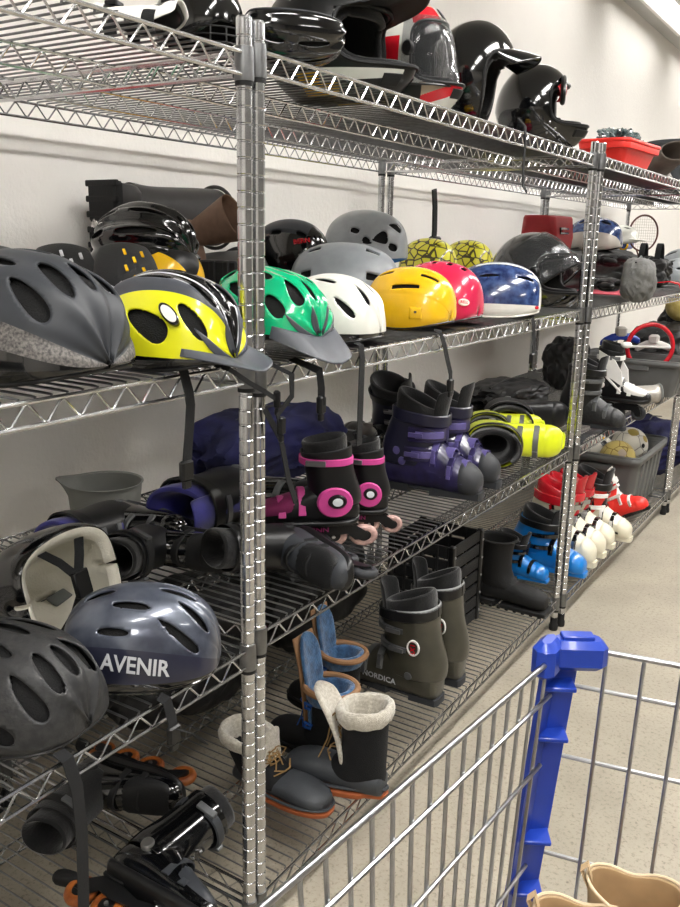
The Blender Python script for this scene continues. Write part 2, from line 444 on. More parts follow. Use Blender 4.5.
def cut_grid(mb, P, U, V, m, sdf=None, matf=None, mats=None, isos=()):
    """P(U,V)->points. cells inside sdf<0 are left out and the rim is snapped on to the outline"""
    nu, nv = U.shape
    du = abs(U[1, 0]-U[0, 0]); dv = abs(V[0, 1]-V[0, 0])
    for fn in [*isos, *([sdf] if sdf is not None else [])]:
        for _ in range(2):
            f = fn(U, V); e = .05
            gu = (fn(U+e, V)-f)/e; gv = (fn(U, V+e)-f)/e; g2 = gu*gu+gv*gv+1e-9
            su, sv = -f*gu/g2, -f*gv/g2
            ok = (np.abs(su) < du*.56) & (np.abs(sv) < dv*.56)
            ok[0] = ok[-1] = False; ok[:, 0] = ok[:, -1] = False
            U = np.where(ok, U+su, U); V = np.where(ok, V+sv, V)
    X = P(U, V); F = []; mi = []
    cu = (U[:-1, :-1]+U[1:, 1:]+U[1:, :-1]+U[:-1, 1:])/4; cv = (V[:-1, :-1]+V[1:, 1:]+V[1:, :-1]+V[:-1, 1:])/4
    keep = np.ones_like(cu, bool) if sdf is None else sdf(cu, cv) >= 0
    if matf is not None:
        idx = matf(cu, cv); ids = [mb.mi(k) for k in mats]
    for i in range(nu-1):
        for j in range(nv-1):
            if keep[i, j]:
                F.append((i*nv+j, (i+1)*nv+j, (i+1)*nv+j+1, i*nv+j+1))
                if matf is not None: mi.append(ids[int(idx[i, j])])
    mb.add(X.reshape(-1, 3), F, np.array(mi) if matf is not None else m)
    # drop unused points
    used = sorted({i for f in mb.f for i in f}); mp = {o: n for n, o in enumerate(used)}
    mb.v = [mb.v[i] for i in used]; mb.f = [tuple(mp[i] for i in f) for f in mb.f]
    return mb

class Dome:
    """helmet dome, poles at front (th=90) and rear (th=-90); phi 0 is the crown, +-90 the rim, beyond that the skirt"""
    def __init__(s, Lf=.14, Lr=.14, W=.2, H=.14, er=.62, drop=(.01, .03, .025), ew=1., hk=0., disp=None, pinch=0.):
        s.__dict__.update(locals())
    def __call__(s, th, phi, k=1., off=0.):
        sn, cs = np.sin(np.radians(th)), np.cos(np.radians(th)).clip(0)
        x = np.where(sn > 0, s.Lf, s.Lr)*sn
        q = cs**s.er
        ph = np.clip(phi, -90, 90); t = np.clip((np.abs(phi)-90)/20, 0, 1)
        sp, cp = np.sin(np.radians(ph)), np.cos(np.radians(ph))
        y = s.W/2*q*np.sign(sp)*np.abs(sp)**s.ew*(1-s.pinch*np.maximum(sn, 0))
        z = s.H*q*(1+s.hk*sn)*np.abs(cp)**s.ew
        if s.disp is not None:
            d = 1+s.disp(th, ph); x, y, z = x*d, y*d, z*d
        df, dm, dr = s.drop
        dd = dm+(df-dm)*np.maximum(sn, 0)**2+(dr-dm)*np.maximum(-sn, 0)**2
        z = z-dd*t; x = x*(1-.05*t*t); y = y*(1-.09*t*t)
        return np.stack([x*k, y*k, z*k], -1)
    def pn(s, th, phi):
        e = .5; a = s(np.array(th), np.array(phi)); b = s(np.array(th+e), np.array(phi)); c = s(np.array(th), np.array(phi+e))
        n = np.cross(c-a, b-a); n = n/np.linalg.norm(n); n = n if n @ a > 0 else -n
        return a, n

def holes_sdf(d, holes):
    def f(th, ph):
        out = np.full(np.shape(th), 9.)
        for h in holes:
            th0, ph0, a, b = h[:4]; rot = h[4] if len(h) > 4 else 0; tp = h[5] if len(h) > 5 else 0; kind = h[6] if len(h) > 6 else 'c'
            for sg in ((1, -1) if ph0 else (1,)):
                c = max(math.cos(math.radians(th0)), .15)
                U = th; V = ph*c*1.0
                g = sd_caps if kind == 'c' else sd_box
                if kind == 'c': v = g(U, V, th0, sg*ph0*c, a, b, rot*sg, tp)
                else: v = g(U, V, th0, sg*ph0*c, a, b, rot*sg)
                out = np.minimum(out, v)
        return out
    return f

def helmet(label, dome, shell, holes=(), cat='helmet', name='bike_helmet', matf=None, mats=None, rim=None, liner='foam_black', visor=None, strap='black_strap', straps=(), group=None, nu=110, nv=96, liner_k=.92, decals=(), skirt_mat=None, thick=.0035, ext=110, isos=()):
    t = thing(name, label, cat, group)
    th = np.linspace(-89.9, 89.9, nu); ph = np.linspace(-ext, ext, nv); U, V = np.meshgrid(th, ph, indexing='ij')
    sdf = holes_sdf(dome, holes) if holes else None
    b = MB()
    if matf is None and skirt_mat:
        matf = lambda a, c: (np.abs(c) > 91).astype(int); mats = [M[shell], M[skirt_mat]]
    cut_grid(b, dome, U, V, M[shell], sdf, matf, mats, isos)
    b.build('shell', t, solid=thick, solid_in=M[liner], angle=60)
    # foam liner: an inner body with its own thickness
    U2, V2 = np.meshgrid(np.linspace(-89.9, 89.9, 50), np.linspace(-108, 108, 44), indexing='ij')
    l = MB(); l.grid(dome(U2, V2, liner_k), M[liner]); l.build('foam_liner', t, solid=.008)
    # rim band
    if rim:
        r = MB(); ring = []
        for sg in (1, -1):
            for a in (np.linspace(-89.5, 89.5, 40) if sg > 0 else np.linspace(89.5, -89.5, 40)):
                ring.append(dome(np.array(a), np.array(sg*ext*.985))*np.array([1.0, 1.0, 1.0]))
        r.tube(ring, .0032, M[rim], 6, closed=True); r.build('rim_trim', t)
    if visor:
        ext_, drop_, span, mt = visor[:4]; slots = visor[4] if len(visor) > 4 else False
        uu, vv = np.meshgrid(np.linspace(-1, 1, 41), np.linspace(0, 1, 15), indexing='ij')
        def VP(u, v):
            sg = np.where(u < 0, -1., 1.); a = 89.5-(span)*np.abs(u)
            base = dome(a, sg*80.)*1.012
            e = ext_*(1-np.abs(u)**2.4)
            x = base[..., 0]+v*e*(.97-.12*np.abs(u)); y = base[..., 1]*(1+.06*v); z = base[..., 2]-drop_*v*(1-.5*np.abs(u)**2)+.012*np.cos(u*PI/2)*(v-.5*v*v)
            return np.stack([x, y, z], -1)
        vb = MB()
        vs = None
        if slots:
            def vs(u, v):
                o = np.full(np.shape(u), 9.)
                for s0 in (-.42, .42, -.14, .14): o = np.minimum(o, sd_caps(u*10, v*4, s0*10, 1.2, .55, .8, 0, 0))
                return o
        cut_grid(vb, VP, uu, vv, M[mt], None)
        vb.build('visor', t, solid=.0028)
        # mounting prongs running up the shell
        for sg in (1, -1):
            for a1, p0_, p1_, w_, ln_ in ((88, 84, 62, 9, 40), (89, 40, 24, 16, 20)):
                pr = MB(); U4, V4 = np.meshgrid(np.linspace(0, 1, 12), np.linspace(-1, 1, 5), indexing='ij')
                pr.grid(dome(a1-ln_*U4, sg*(p0_+(p1_-p0_)*U4+V4*w_*(1-U4)**.8), 1.015), M[mt]); pr.build('visor_prong', t, solid=.003)
    for pts, side in straps:
        s_ = MB(); s_.ribbon(pts, .018, .0018, side, M[strap]); s_.build('strap', t)
        e = Vector(pts[-1]); s2 = MB(); s2.box(e, (.02, .009, .03), M['satin_black']); s2.build('strap_buckle', t)
    for fn in decals: fn(t, dome)
    return t

def dome_text(body, size, th, phi, mt, rot=0., off=.0045, name='lettering'):
    def f(t, d):
        p0, n = d.pn(th, phi); n = Vector(n)
        ux = Vector((1, 0, 0)) if phi > 0 else Vector((1, 0, 0))
        ux = (ux-n*ux.dot(n)).normalized()
        if phi > 0: ux = -ux
        uy = n.cross(ux)
        c, s_ = math.cos(R(rot)), math.sin(R(rot)); ux, uy = ux*c+uy*s_, uy*c-ux*s_
        P0 = Vector(p0)
        def mp(x, y):
            q = P0+ux*x+uy*y
            # settle on to the curved shell by walking along the surface parameters
            a, b_ = th, phi
            for _ in range(4):
                pt, _n = d.pn(a, b_); dl = q-Vector(pt)
                pa = Vector(d(np.array(a+.5), np.array(b_)))-Vector(pt); pb = Vector(d(np.array(a), np.array(b_+.5)))-Vector(pt)
                a = float(np.clip(a+.5*dl.dot(pa)/max(pa.dot(pa), 1e-9), -85, 85)); b_ = float(b_+.5*dl.dot(pb)/max(pb.dot(pb), 1e-9))
            pt, nn = d.pn(a, b_)
            return Vector(pt)+Vector(nn)*off
        lettering(name, body, size, mp, M[mt], t)
    return f
def dome_oval(th, phi, a, b, mt, ring=None, rot=0., off=.0045, name='badge', nseg=28):
    def f(t, d):
        def oval(k, o, m_, nm):
            p0, n = d.pn(th, phi); n = Vector(n); ux = (Vector((1, 0, 0))-n*n.x).normalized(); uy = n.cross(ux)
            c, s_ = math.cos(R(rot)), math.sin(R(rot)); ux, uy = ux*c+uy*s_, uy*c-ux*s_
            ct = Vector(p0)+n*o; V = []
            q = MB(); rings = []
            for kk, h in ((k, -.006), (k, 0), (k*.9, .0012)):
                rings.append([ct+ux*a*kk*math.cos(2*PI*i/nseg)+uy*b*kk*math.sin(2*PI*i/nseg)+n*h for i in range(nseg)])
            q.loft(rings, M[m_]); q.build(nm, t, smooth=False)
        if ring: oval(1.25, off-.0008, ring, name+'_ring')
        oval(1., off, mt, name)
    return f

# full-face / open-face road helmet. az 0 = face, 180 = back
class Full:
    def __init__(s, Lf=.13, Lr=.14, W=.125, Hu=.13, Hd=.13, chin=.045, taper=.22, n=.92, cut=-58, fwd=0.):
        s.__dict__.update(locals())
    def __call__(s, az, el, k=1., off=0.):
        a, e = np.radians(az), np.radians(el)
        ce, se = np.cos(e).clip(0)**s.n, np.sin(e)
        low = np.clip(-se, 0, 1)
        cx = np.cos(a); sy = np.sin(a)
        x = np.where(cx > 0, s.Lf, s.Lr)*cx*ce; y = s.W*sy*ce; z = np.where(se > 0, s.Hu, s.Hd)*se
        x = x*(1-s.taper*low*(cx < 0)); y = y*(1-s.taper*low)
        f = np.exp(-(az/46.)**2); lw = 1/(1+np.exp((el+12)/4.))
        x = x+s.chin*f*lw*(1-.2*low)+low*s.fwd
        return np.stack([x*k, y*k, z*k], -1)
def full_helmet(label, F, shell, opening=(0, 2, 62, 20), name='motorcycle_helmet', matf=None, mats=None, visor=None, visor_up=0., peak=None, group=None, inner='black_fabric', trim='satin_black', badges=(), extra=None, elbot=None, pivots=None, cat='helmet', isos=()):
    t = thing(name, label, cat, group)
    bot = elbot if elbot is not None else F.cut
    az = np.linspace(-180, 180, 241); el = np.linspace(bot, 89.9, 140); U, V = np.meshgrid(az, el, indexing='ij')
    az0, el0, a, b = opening[:4]; rnd = opening[4] if len(opening) > 4 else .7
    sdf = lambda u, v: sd_box(u*.9, v, az0, el0, a*.9, b, 0, rnd)
    m = MB(); cut_grid(m, F, U, V, M[shell], sdf, matf, mats, isos); m.build('shell', t, solid=.006, solid_in=M[inner], angle=60)
    U2, V2 = np.meshgrid(np.linspace(-180, 180, 73), np.linspace(bot+2, 89.9, 50), indexing='ij')
    sd2 = lambda u, v: sd_box(u*.9, v, az0, el0, (a-6)*.9, b-4, 0, rnd)
    l = MB(); cut_grid(l, lambda u, v: F(u, v, .9), U2, V2, M[inner], sd2); l.build('padding', t, solid=.012)
    # opening trim
    tr = MB(); pts = []
    for k in range(72):
        q = 2*PI*k/72; ex = 5; c, s_ = math.cos(q), math.sin(q)
        rr = (abs(c)**ex+abs(s_)**ex)**(-1/ex); pts.append(F(np.array(az0+a*rr*c), np.array(el0+b*rr*s_))*1.012)
    tr.tube(pts, .0045, M[trim], 6, closed=True); tr.build('opening_trim', t)
    if visor:
        mt, k = visor[:2]; ax = visor[2] if len(visor) > 2 else 12; ey = visor[3] if len(visor) > 3 else 5
        U3, V3 = np.meshgrid(np.linspace(-(a+ax), a+ax, 40), np.linspace(el0-b-ey, el0+b+ey, 16), indexing='ij')
        X = F(U3, np.clip(V3, -9, 80), k)
        X[..., 2] = X[..., 2]+np.where(V3 < -9, (V3+9)*.0019, 0)
        if visor_up:
            c, s_ = math.cos(R(visor_up)), math.sin(R(visor_up)); x, z = X[..., 0].copy(), X[..., 2].copy()
            X[..., 0] = x*c-z*s_; X[..., 2] = x*s_+z*c
        vb = MB(); vb.grid(X, M[mt]); vb.build('visor', t, solid=.002)
        ed = MB(); ring = [X[i, 0] for i in range(40)]; ed.tube(ring, .003, M[trim], 6); ed.build('visor_edge', t)
        for sg in (1, -1):
            pv = MB(); p = F(np.array(sg*(a+4.)), np.array(el0+2.)); nn = Vector(p).normalized()
            pv.lathe([(.001, sg*.012), (.014, sg*.012), (.018, sg*.006), (.018, -sg*.01)], M['satin_black'], 18, p, 'y', True); pv.build('visor_pivot', t)
    if peak:
        ext, drop, wd, mt = peak[:4]; up = peak[4] if len(peak) > 4 else el0+b+4
        uu, vv = np.meshgrid(np.linspace(-1, 1, 25), np.linspace(0, 1, 12), indexing='ij')
        base = F(uu*wd, up+0*uu+8*(1-np.abs(uu))-8)*1.02
        e = ext*(1-.35*np.abs(uu)**2.5)
        X = np.stack([base[..., 0]+vv*e, base[..., 1]*(1-.18*vv), base[..., 2]-drop*vv+.02*np.cos(uu*PI/2)*vv*(1-vv*.4)], -1)
        pb = MB(); pb.grid(X, M[mt]); pb.build('peak', t, solid=.003)
    for fn in badges: fn(t, F)
    if extra: extra(t, F)
    return t
def face_patch(name, F, azr, elr, mt, k=1.012, sdf=None, n=(24, 16), solid=.002, skew=0.):
    def f(t, _):
        U, V = np.meshgrid(np.linspace(*azr, n[0]), np.linspace(*elr, n[1]), indexing='ij')
        if skew: V = V+skew*(U-azr[0])
        b = MB(); cut_grid(b, lambda u, v: F(u, v, k), U, V, M[mt], sdf); b.build(name, t, solid=solid)
    return f
def studs(F, pts, mt='buckle_metal', r=.006):
    def f(t, _):
        for az, el in pts:
            p = Vector(F(np.array(az), np.array(el))); n = p.normalized(); b = MB(); rings = []
            a = n.orthogonal().normalized(); c = n.cross(a)
            for rr, h in ((r, -.002), (r, .0015), (r*.6, .003)):
                rings.append([p+n*h+(a*math.cos(q*PI/8)+c*math.sin(q*PI/8))*rr for q in range(16)])
            b.loft(rings, M[mt]); b.build('snap_stud', t)
    return f

# ------------------------------------------------------------ boots
def sup(rx, ry, n=24, e=2.4, z=0., cx=0., cy=0., tilt=0.):
    out = []
    for k in range(n):
        q = 2*PI*k/n; c, s = math.cos(q), math.sin(q); r = (abs(c)**e+abs(s)**e)**(-1/e)
        out.append((cx+rx*r*c, cy+ry*r*s, z+tilt*r*c))
    return out
def sec(x, w, zb, zt, n=20, e=2.6, lean=0.):
    out = []; h = (zt-zb)/2; zc = (zt+zb)/2
    for k in range(n):
        q = 2*PI*k/n; c, s = math.cos(q), math.sin(q); r = (abs(c)**e+abs(s)**e)**(-1/e)
        out.append((x+lean*s, w*r*c, zc+h*r*s))
    return out
def band(b, rings, q0, q1, r0, m, th=.004, w=.03, n=14):
    """strap round a shaft: follows the ellipse (cx,rx,ry,z,tilt) from angle q0 to q1, 0 = front, 90 = left"""
    cx, rx, ry, z, tl = rings; V = []; P = []
    for i in range(n):
        q = R(q0+(q1-q0)*i/(n-1)); c, s = math.cos(q), math.sin(q); r = (abs(c)**2.4+abs(s)**2.4)**(-1/2.4)
        P.append((c, s, r, q))
    rg = []
    for c, s, r, q in P:
        o = []
        for dz, dr in ((-w/2, 0), (-w/2*.8, th), (w/2*.8, th), (w/2, 0)):
            o.append((cx+(rx+dr)*r*c, (ry+dr)*r*s, z+dz+tl*r*c))
        rg.append(o)
    b.loft(rg, m)
def ski_boot(label, lower, cuff, liner='black_liner', sole='sole_grey', buckle='buckle_metal', strapm='satin_black', toe=None, side=-1, group=None, tongue=None, lever=None, trim=None, h=.31, bw=.018, name='ski_boot', nb=(2, 2), cat='ski boot', extra=None, open_=True, logo=None, size=1.):
    t = thing(name, label, cat, group)
    S = [(-.11, .034, .02, .085), (-.1, .05, .012, .13), (-.065, .058, .01, .17), (-.02, .06, .01, .2), (.02, .06, .01, .2), (.06, .058, .01, .17),
         (.1, .06, .01, .14), (.14, .062, .01, .118), (.18, .058, .01, .1), (.208, .047, .012, .082), (.222, .028, .018, .062)]
    b = MB(); b.loft([sec(x, w, zb, zt) for x, w, zb, zt in S], M[lower]); b.build('lower_shell', t, sub=1)
    tb = MB(); k = toe or lower
    tb.loft([sec(x, w+.0025, zb-.001, zt+.003) for x, w, zb, zt in S[7:]], M[k]); tb.build('toe_cap', t, sub=1)
    s = MB()
    out = lambda x0, x1, w0, w1: [[(x0, -w0, z), (x1, -w1, z), (x1+.006, -w1*.6, z), (x1+.006, w1*.6, z), (x1, w1, z), (x0, w0, z), (x0-.006, w0*.6, z), (x0-.006, -w0*.6, z)] for z in (0, .006, .022)]
    s.loft(out(-.108, -.02, .036, .04), M[sole]); s.loft(out(.06, .222, .044, .03), M[sole])
    s.box((.02, 0, .014), (.12, .07, .01), M[sole]); s.build('sole', t)
    # cuff: open, slanted top
    K = [(.085, -.03, .09, .062, 0.), (.12, -.028, .096, .066, 0.), (.16, -.02, .095, .067, 0.), (.2, -.01, .09, .066, .004), (.23, -.004, .088, .067, .004), (h-.03, .002, .088, .069, 0.), (h, .008, .09, .071, -.014)]
    c = MB(); c.loft([sup(rx, ry, 28, 2.3, z, cx, 0, tl) for z, cx, rx, ry, tl in K], M[cuff], False, False)
    c.build('cuff', t, sub=1, solid=.004, off=1)
    if trim:
        z, cx, rx, ry, tl = K[-1]; tt = MB(); band(tt, (cx, rx+.003, ry+.003, z-.012, tl), -179, 179, 0, M[trim], .003, .03, 40); tt.build('cuff_trim', t)
    ln = MB()
    Z = [(.12, -.02, .08, .056, 0), (.2, -.01, .082, .06, 0), (h-.02, .002, .082, .063, 0), (h+.012, .004, .084, .066, -.02), (h+.034, .004, .08, .062, -.03), (h+.036, .004, .068, .05, -.03), (h+.02, .004, .058, .042, -.02), (h-.012, .002, .053, .039, -.01), (.222, -.002, .048, .035, 0), (.214, -.004, .03, .02, 0)]
    ln.loft([sup(rx, ry, 24, 2.2, z, cx, 0, tl) for z, cx, rx, ry, tl in Z], M[liner], False, True); ln.build('liner', t, sub=1)
    tg = MB(); P = np.zeros((8, 7, 3))
    for i in range(8):
        z = .16+i*(h+.07-.16)/7; cx = .052+.0*i+(.02*i/7)+.012*(i/7)**2
        if i == 0: cx = .058
        for j in range(7):
            q = R(-52+104*j/6); P[i, j] = (cx-.055+.078*math.cos(q)+.002, .058*math.sin(q), z+(-.012*(abs(j-3)/3)**2 if i == 7 else 0))
    tg.grid(P, M[tongue or liner]); tg.build('tongue', t, sub=1, solid=.008, off=0)
    # buckles
    lv = lever or buckle; sg = side
    spec = [(.245, .0, .088, .068, h-.065), (.2, -.012, .091, .067, h-.125)][:nb[0]]
    for _, cx, rx, ry, z in spec:
        q = MB(); band(q, (cx, rx+.004, ry+.004, z, 0), -sg*30, sg*95, 0, M[buckle if buckle != 'buckle_metal' else 'buckle_grey'], .004, bw); bu = q.build('buckle_strap', t)
        l = MB(); band(l, (cx, rx+.009, ry+.009, z, 0), sg*22, sg*80, 0, M[lv], .005, .022, 8); l.box((cx+.02, sg*(ry+.014), z), (.05, .006, .014), M[lv]); l.build('buckle', bu)
    for x, w, zt in ((.075, .058, .162), (.13, .061, .122))[:nb[1]]:
        q = MB(); rg = []
        for i in range(9):
            a = R(150-i*150/8) if sg < 0 else R(30+i*150/8)
            rg.append([(x+dx, (w+dr)*math.cos(PI-a if sg < 0 else PI-a)*1., .018+(zt-.018)*.52+((zt-.018)*.5+dr)*math.sin(a)) for dx, dr in ((-.011, .002), (-.008, .007), (.008, .007), (.011, .002))])
        q.loft(rg, M[buckle if buckle != 'buckle_metal' else 'buckle_grey']); bu = q.build('buckle_strap', t)
        l = MB(); l.box((x, sg*(w*.72), zt-.012), (.02, .034, .006), M[lv], (sg*-.75, 0, 0)); l.box((x, sg*(w+.004), zt-.04), (.014, .006, .04), M[lv], (sg*.1, 0, 0)); l.build('buckle', bu)
    ps = MB(); band(ps, (.006, .093, .075, h-.016, -.01), -178, 178, 0, M[strapm], .004, .036, 36); ps.build('power_strap', t)
    for z, x in ((.1, -.03),):
        for g in (1, -1):
            pv = MB(); pv.lathe([(.001, g*.005), (.012, g*.004), (.013, 0), (.013, -g*.012)], M[lv], 16, (x, g*.067, z), 'y', True); pv.build('hinge_rivet', t)
    if extra: extra(t)
    return t

def snow_boot(label, upper, rubber, fur, sole, h=.26, lace='lace_tan', tongue_out=.05, group=None, cat='boot', name='snow_boot', fluff=.004, cuffm=None, open_w=1., lean=0., side_hooks=None, tongue_up=0.):
    t = thing(name, label, cat, group)
    S = [(-.1, .03, .0, .05), (-.092, .042, .0, .075), (-.06, .05, .0, .085), (0, .05, .0, .08), (.05, .05, .0, .085), (.1, .055, .0, .09), (.15, .055, .0, .082), (.185, .046, .0, .068), (.205, .028, .004, .05)]
    b = MB(); b.loft([sec(x, w, zb+.012, zt+.012) for x, w, zb, zt in S], M[rubber]); b.build('rubber_foot', t, sub=1)
    for x, w, zt in ((.1, .058, .1), ): pass
    sl = MB(); rings = []
    n = 40
    for z, gx in ((0, 0), (.006, .004), (.018, .005), (.022, 0)):
        ring = []
        for k in range(n):
            q = 2*PI*k/n; c = math.cos(q); s_ = math.sin(q)
            x = .053+.158*np.sign(c)*abs(c)**.8; w = .046+.012*math.cos((x-.11)*12)-(.012 if x < -.04 else 0)
            ring.append((x+gx*c, (w+gx)*np.sign(s_)*abs(s_)**.7, z))
        rings.append(ring)
    sl.loft(rings, M[sole]); sl.build('sole', t)
    wl = MB()
    ring = []
    for k in range(n):
        q = 2*PI*k/n; c = math.cos(q); s_ = math.sin(q); x = .053+.159*np.sign(c)*abs(c)**.8; w = .048+.012*math.cos((x-.11)*12)-(.012 if x < -.04 else 0)
        ring.append((x, w*np.sign(s_)*abs(s_)**.7, .034))
    wl.tube(ring, .005, M[rubber], 6, closed=True); wl.build('welt', t)
    K = [(.05, .0, .1, .05), (.085, -.012, .088, .052), (.11, -.03, .068, .052), (.15, -.036, .064, .054), (.2, -.036, .064, .056), (h, -.034, .068, .06)]
    c = MB(); c.loft([sup(rx, ry, 26, 2.3, z, cx+lean*(z-.1)) for z, cx, rx, ry in K], M[upper], False, False); c.build('upper', t, sub=1, solid=.005, off=-1)
    # padded collar with inner lining
    f = MB(); rings = []
    w = open_w; cx = -.034+lean*(h-.1)
    prof = [(.072, .064, -.028), (.079, .071, -.016), (.083, .075, .0), (.081, .073, .018), (.073, .065, .027), (.062, .054, .022), (.056, .048, .005), (.052, .044, -.03), (.048, .04, -.09), (.044, .038, -.14)]
    for rx, ry, dz in prof:
        ring = np.array(sup(rx*w, ry*w, 40, 2.2, h+dz, cx, 0, -.01))
        ring += rng.normal(0, fluff, ring.shape)*.5; rings.append(ring)
    f.loft(rings, M[fur], False, True); f.build('collar', t, sub=1)
    # tongue folded forward
    g = MB(); P = np.zeros((9, 7, 3))
    for i in range(9):
        k = i/8; z = .1+k*(h-.04+tongue_up); x = .026+.02*k+tongue_out*k**2.2+lean*(z-.1)
        for j in range(7):
            v = (j-3)/3; P[i, j] = (x-.012*v*v, v*(.048+.008*k)*(1-.5*max(0, k-.85)/.15*abs(v)), z-.012*max(0, k-.85)/.15*abs(v))
    P += rng.normal(0, fluff*.35, P.shape)
    g.grid(P, M[cuffm or fur]); g.build('tongue', t, sub=1, solid=.014, off=0)
    # laces: crossings, eyelets and loose ends
    lc = MB()
    for i in range(5):
        z = .105+i*(h-.135)/4.6; x = .05+.0*i-(.018 if i > 0 else -.012)+lean*(z-.1)
        lc.tube([(x-.01, -.036, z), (x+.008, -.012, z+.012), (x+.01, .012, z+.014), (x-.008, .036, z+.024)], .0022, M[lace], 5)
        lc.tube([(x-.01, .036, z), (x+.009, .012, z+.011), (x+.011, -.012, z+.015), (x-.008, -.036, z+.024)], .0022, M[lace], 5)
    zt = h-.03; x = .03+lean*(zt-.1)
    for sg in (1, -1):
        lc.tube([(x, 0, zt), (x+.02, sg*.02, zt+.012), (x+.03, sg*.04, zt-.004), (x+.026, sg*.026, zt-.03), (x+.012, sg*.005, zt-.006)], .0022, M[lace], 5)
        lc.tube([(x+.01, 0, zt), (x+.034, sg*.01, zt-.03), (x+.04, sg*.02, zt-.08), (x+.062, sg*.03, zt-.14)], .0022, M[lace], 5)
    lc.build('laces', t)
    if side_hooks:
        for g_ in (1, -1):
            for i in range(2):
                hk = MB(); z = .12+i*.07
                hk.tube([(.01, g_*.052, z), (.028, g_*.06, z+.004), (.03, g_*.058, z+.02), (.0, g_*.06, z+.018)], .005, M[side_hooks], 6); hk.build('lace_hook', t)
    return t

def wheel(name, r, w, m, parent, o, hub='satin_black'):
    b = MB(); pr = []
    for k in range(13):
        q = -PI/2+PI*k/12; pr.append((r-w*.5+w*.5*math.cos(q), w/2*math.sin(q)))
    b.lathe([(r*.5, -w*.42)]+pr+[(r*.5, w*.42), (r*.5, -w*.42)], M[m], 28, o, 'y'); wb = b.build(name, parent)
    h = MB()
    h.lathe([(.001, -w*.36), (r*.3, -w*.38), (r*.52, -w*.3), (r*.52, w*.3), (r*.3, w*.38), (.001, w*.36)], M[hub], 18, o, 'y', True)
    h.lathe([(.001, -w*.6), (.005, -w*.6), (.005, w*.6), (.001, w*.6)], M['buckle_metal'], 8, o, 'y', True)
    h.build('wheel_hub', wb); return wb
def inline_skate(label, shell='satin_black', cuffm='satin_black', accent='matte_black', liner='black_liner', wheelm='wheel_cream', frame='satin_black', group=None, h=.25, brake=True, extra=None, mesh=None, badge=None):
    t = thing('inline_skate', label, 'inline skate', group)
    z0 = .085
    S = [(-.1, .03, .02, .07), (-.088, .042, .0, .11), (-.05, .048, .0, .135), (0, .047, .0, .14), (.05, .046, .0, .115), (.1, .048, .0, .085), (.15, .046, .0, .07), (.185, .036, .004, .058), (.2, .018, .01, .045)]
    b = MB(); b.loft([sec(x, w, zb+z0, zt+z0) for x, w, zb, zt in S], M[shell]); b.build('boot_shell', t, sub=1)
    bt = MB(); bt.loft([sec(x, w+.003, zb+z0-.002, zb+z0+.03) for x, w, zb, zt in S], M[frame]); bt.build('base_plate', t, sub=1)
    K = [(.075, -.04, .062, .052, 0), (.11, -.038, .064, .053, 0), (.15, -.03, .06, .05, .004), (.19, -.022, .058, .05, .006), (h-.01, -.014, .06, .052, 0), (h+.01, -.012, .062, .053, -.012)]
    c = MB(); c.loft([sup(rx, ry, 28, 2.3, z+z0, cx, 0, tl) for z, cx, rx, ry, tl in K], M[cuffm], False, False); c.build('cuff', t, sub=1, solid=.004, off=1)
    ln = MB(); Z = [(.1, -.03, .054, .045, 0), (.18, -.02, .053, .046, 0), (h+.01, -.01, .056, .048, 0), (h+.035, -.008, .058, .05, -.012), (h+.045, -.008, .052, .044, -.012), (h+.03, -.008, .042, .034, -.01), (h-.05, -.01, .036, .028, 0), (.1, -.02, .03, .02, 0)]
    ln.loft([sup(rx, ry, 24, 2.2, z+z0, cx, 0, tl) for z, cx, rx, ry, tl in Z], M[liner], False, True); ln.build('liner', t, sub=1)
    vamp = MB(); vamp.loft([sec(x, w+.0015, zb+z0+.03, zt+z0+.004) for x, w, zb, zt in S[4:8]], M[mesh or accent]); vamp.build('vamp_panel', t, sub=1)
    for (x, w, zt), z in (((.05, .047, .12), 0), ((.1, .049, .09), 0)):
        q = MB(); q.loft([[(x+dx, (w+dr)*math.cos(a), z0+.03+(zt-.03+dr)*math.sin(a)) for dx, dr in ((-.01, .001), (-.008, .005), (.008, .005), (.01, .001))] for a in [R(10+160*i/10) for i in range(11)]], M[accent]); q.build('strap_band', t)
    q = MB(); band(q, (-.014, .064, .056, z0+h-.03, 0), -60, 240, 0, M[accent], .004, .024, 30); q.build('cuff_strap', t)
    for sg in (1, -1):
        bk = MB(); bk.box((.02, sg*.056, z0+h-.03), (.05, .008, .018), M['buckle_grey'], (0, 0, -sg*.3)); bk.build('buckle', t)
        pv = MB(); pv.lathe([(.001, sg*.006), (.013, sg*.005), (.016, 0), (.016, -sg*.008)], M[accent if not badge else badge], 18, (-.035, sg*.054, z0+.085), 'y', True); pv.build('hinge_disc', t)
    f = MB()
    for sg in (1, -1):
        X = [-.125, -.09, -.07, -.03, .02, .07, .11, .15, .16]; top = [.05, .08, .088, .082, .072, .082, .088, .07, .045]; bo = [.03, .028, .05, .045, .052, .045, .05, .03, .028]
        f.loft([[(x, sg*.013, b_), (x, sg*.017, b_), (x, sg*.017, a_), (x, sg*.013, a_)] for x, a_, b_ in zip(X, top, bo)], M[frame])
    f.box((-.06, 0, .086), (.06, .05, .01), M[frame]); f.box((.09, 0, .086), (.06, .05, .01), M[frame]); f.build('wheel_frame', t)
    for x in (-.115, -.035, .045, .125+.02): wheel('wheel', .037, .023, wheelm, t, (x, 0, .037))
    if brake:
        k = MB(); k.loft([sec(x, w, zb, zt, 12) for x, w, zb, zt in ((-.2, .012, .03, .045), (-.19, .018, .02, .06), (-.16, .018, .03, .065), (-.12, .014, .05, .07))], M['black_rubber']); k.build('heel_brake', t, sub=1)
    if extra: extra(t)
    return t

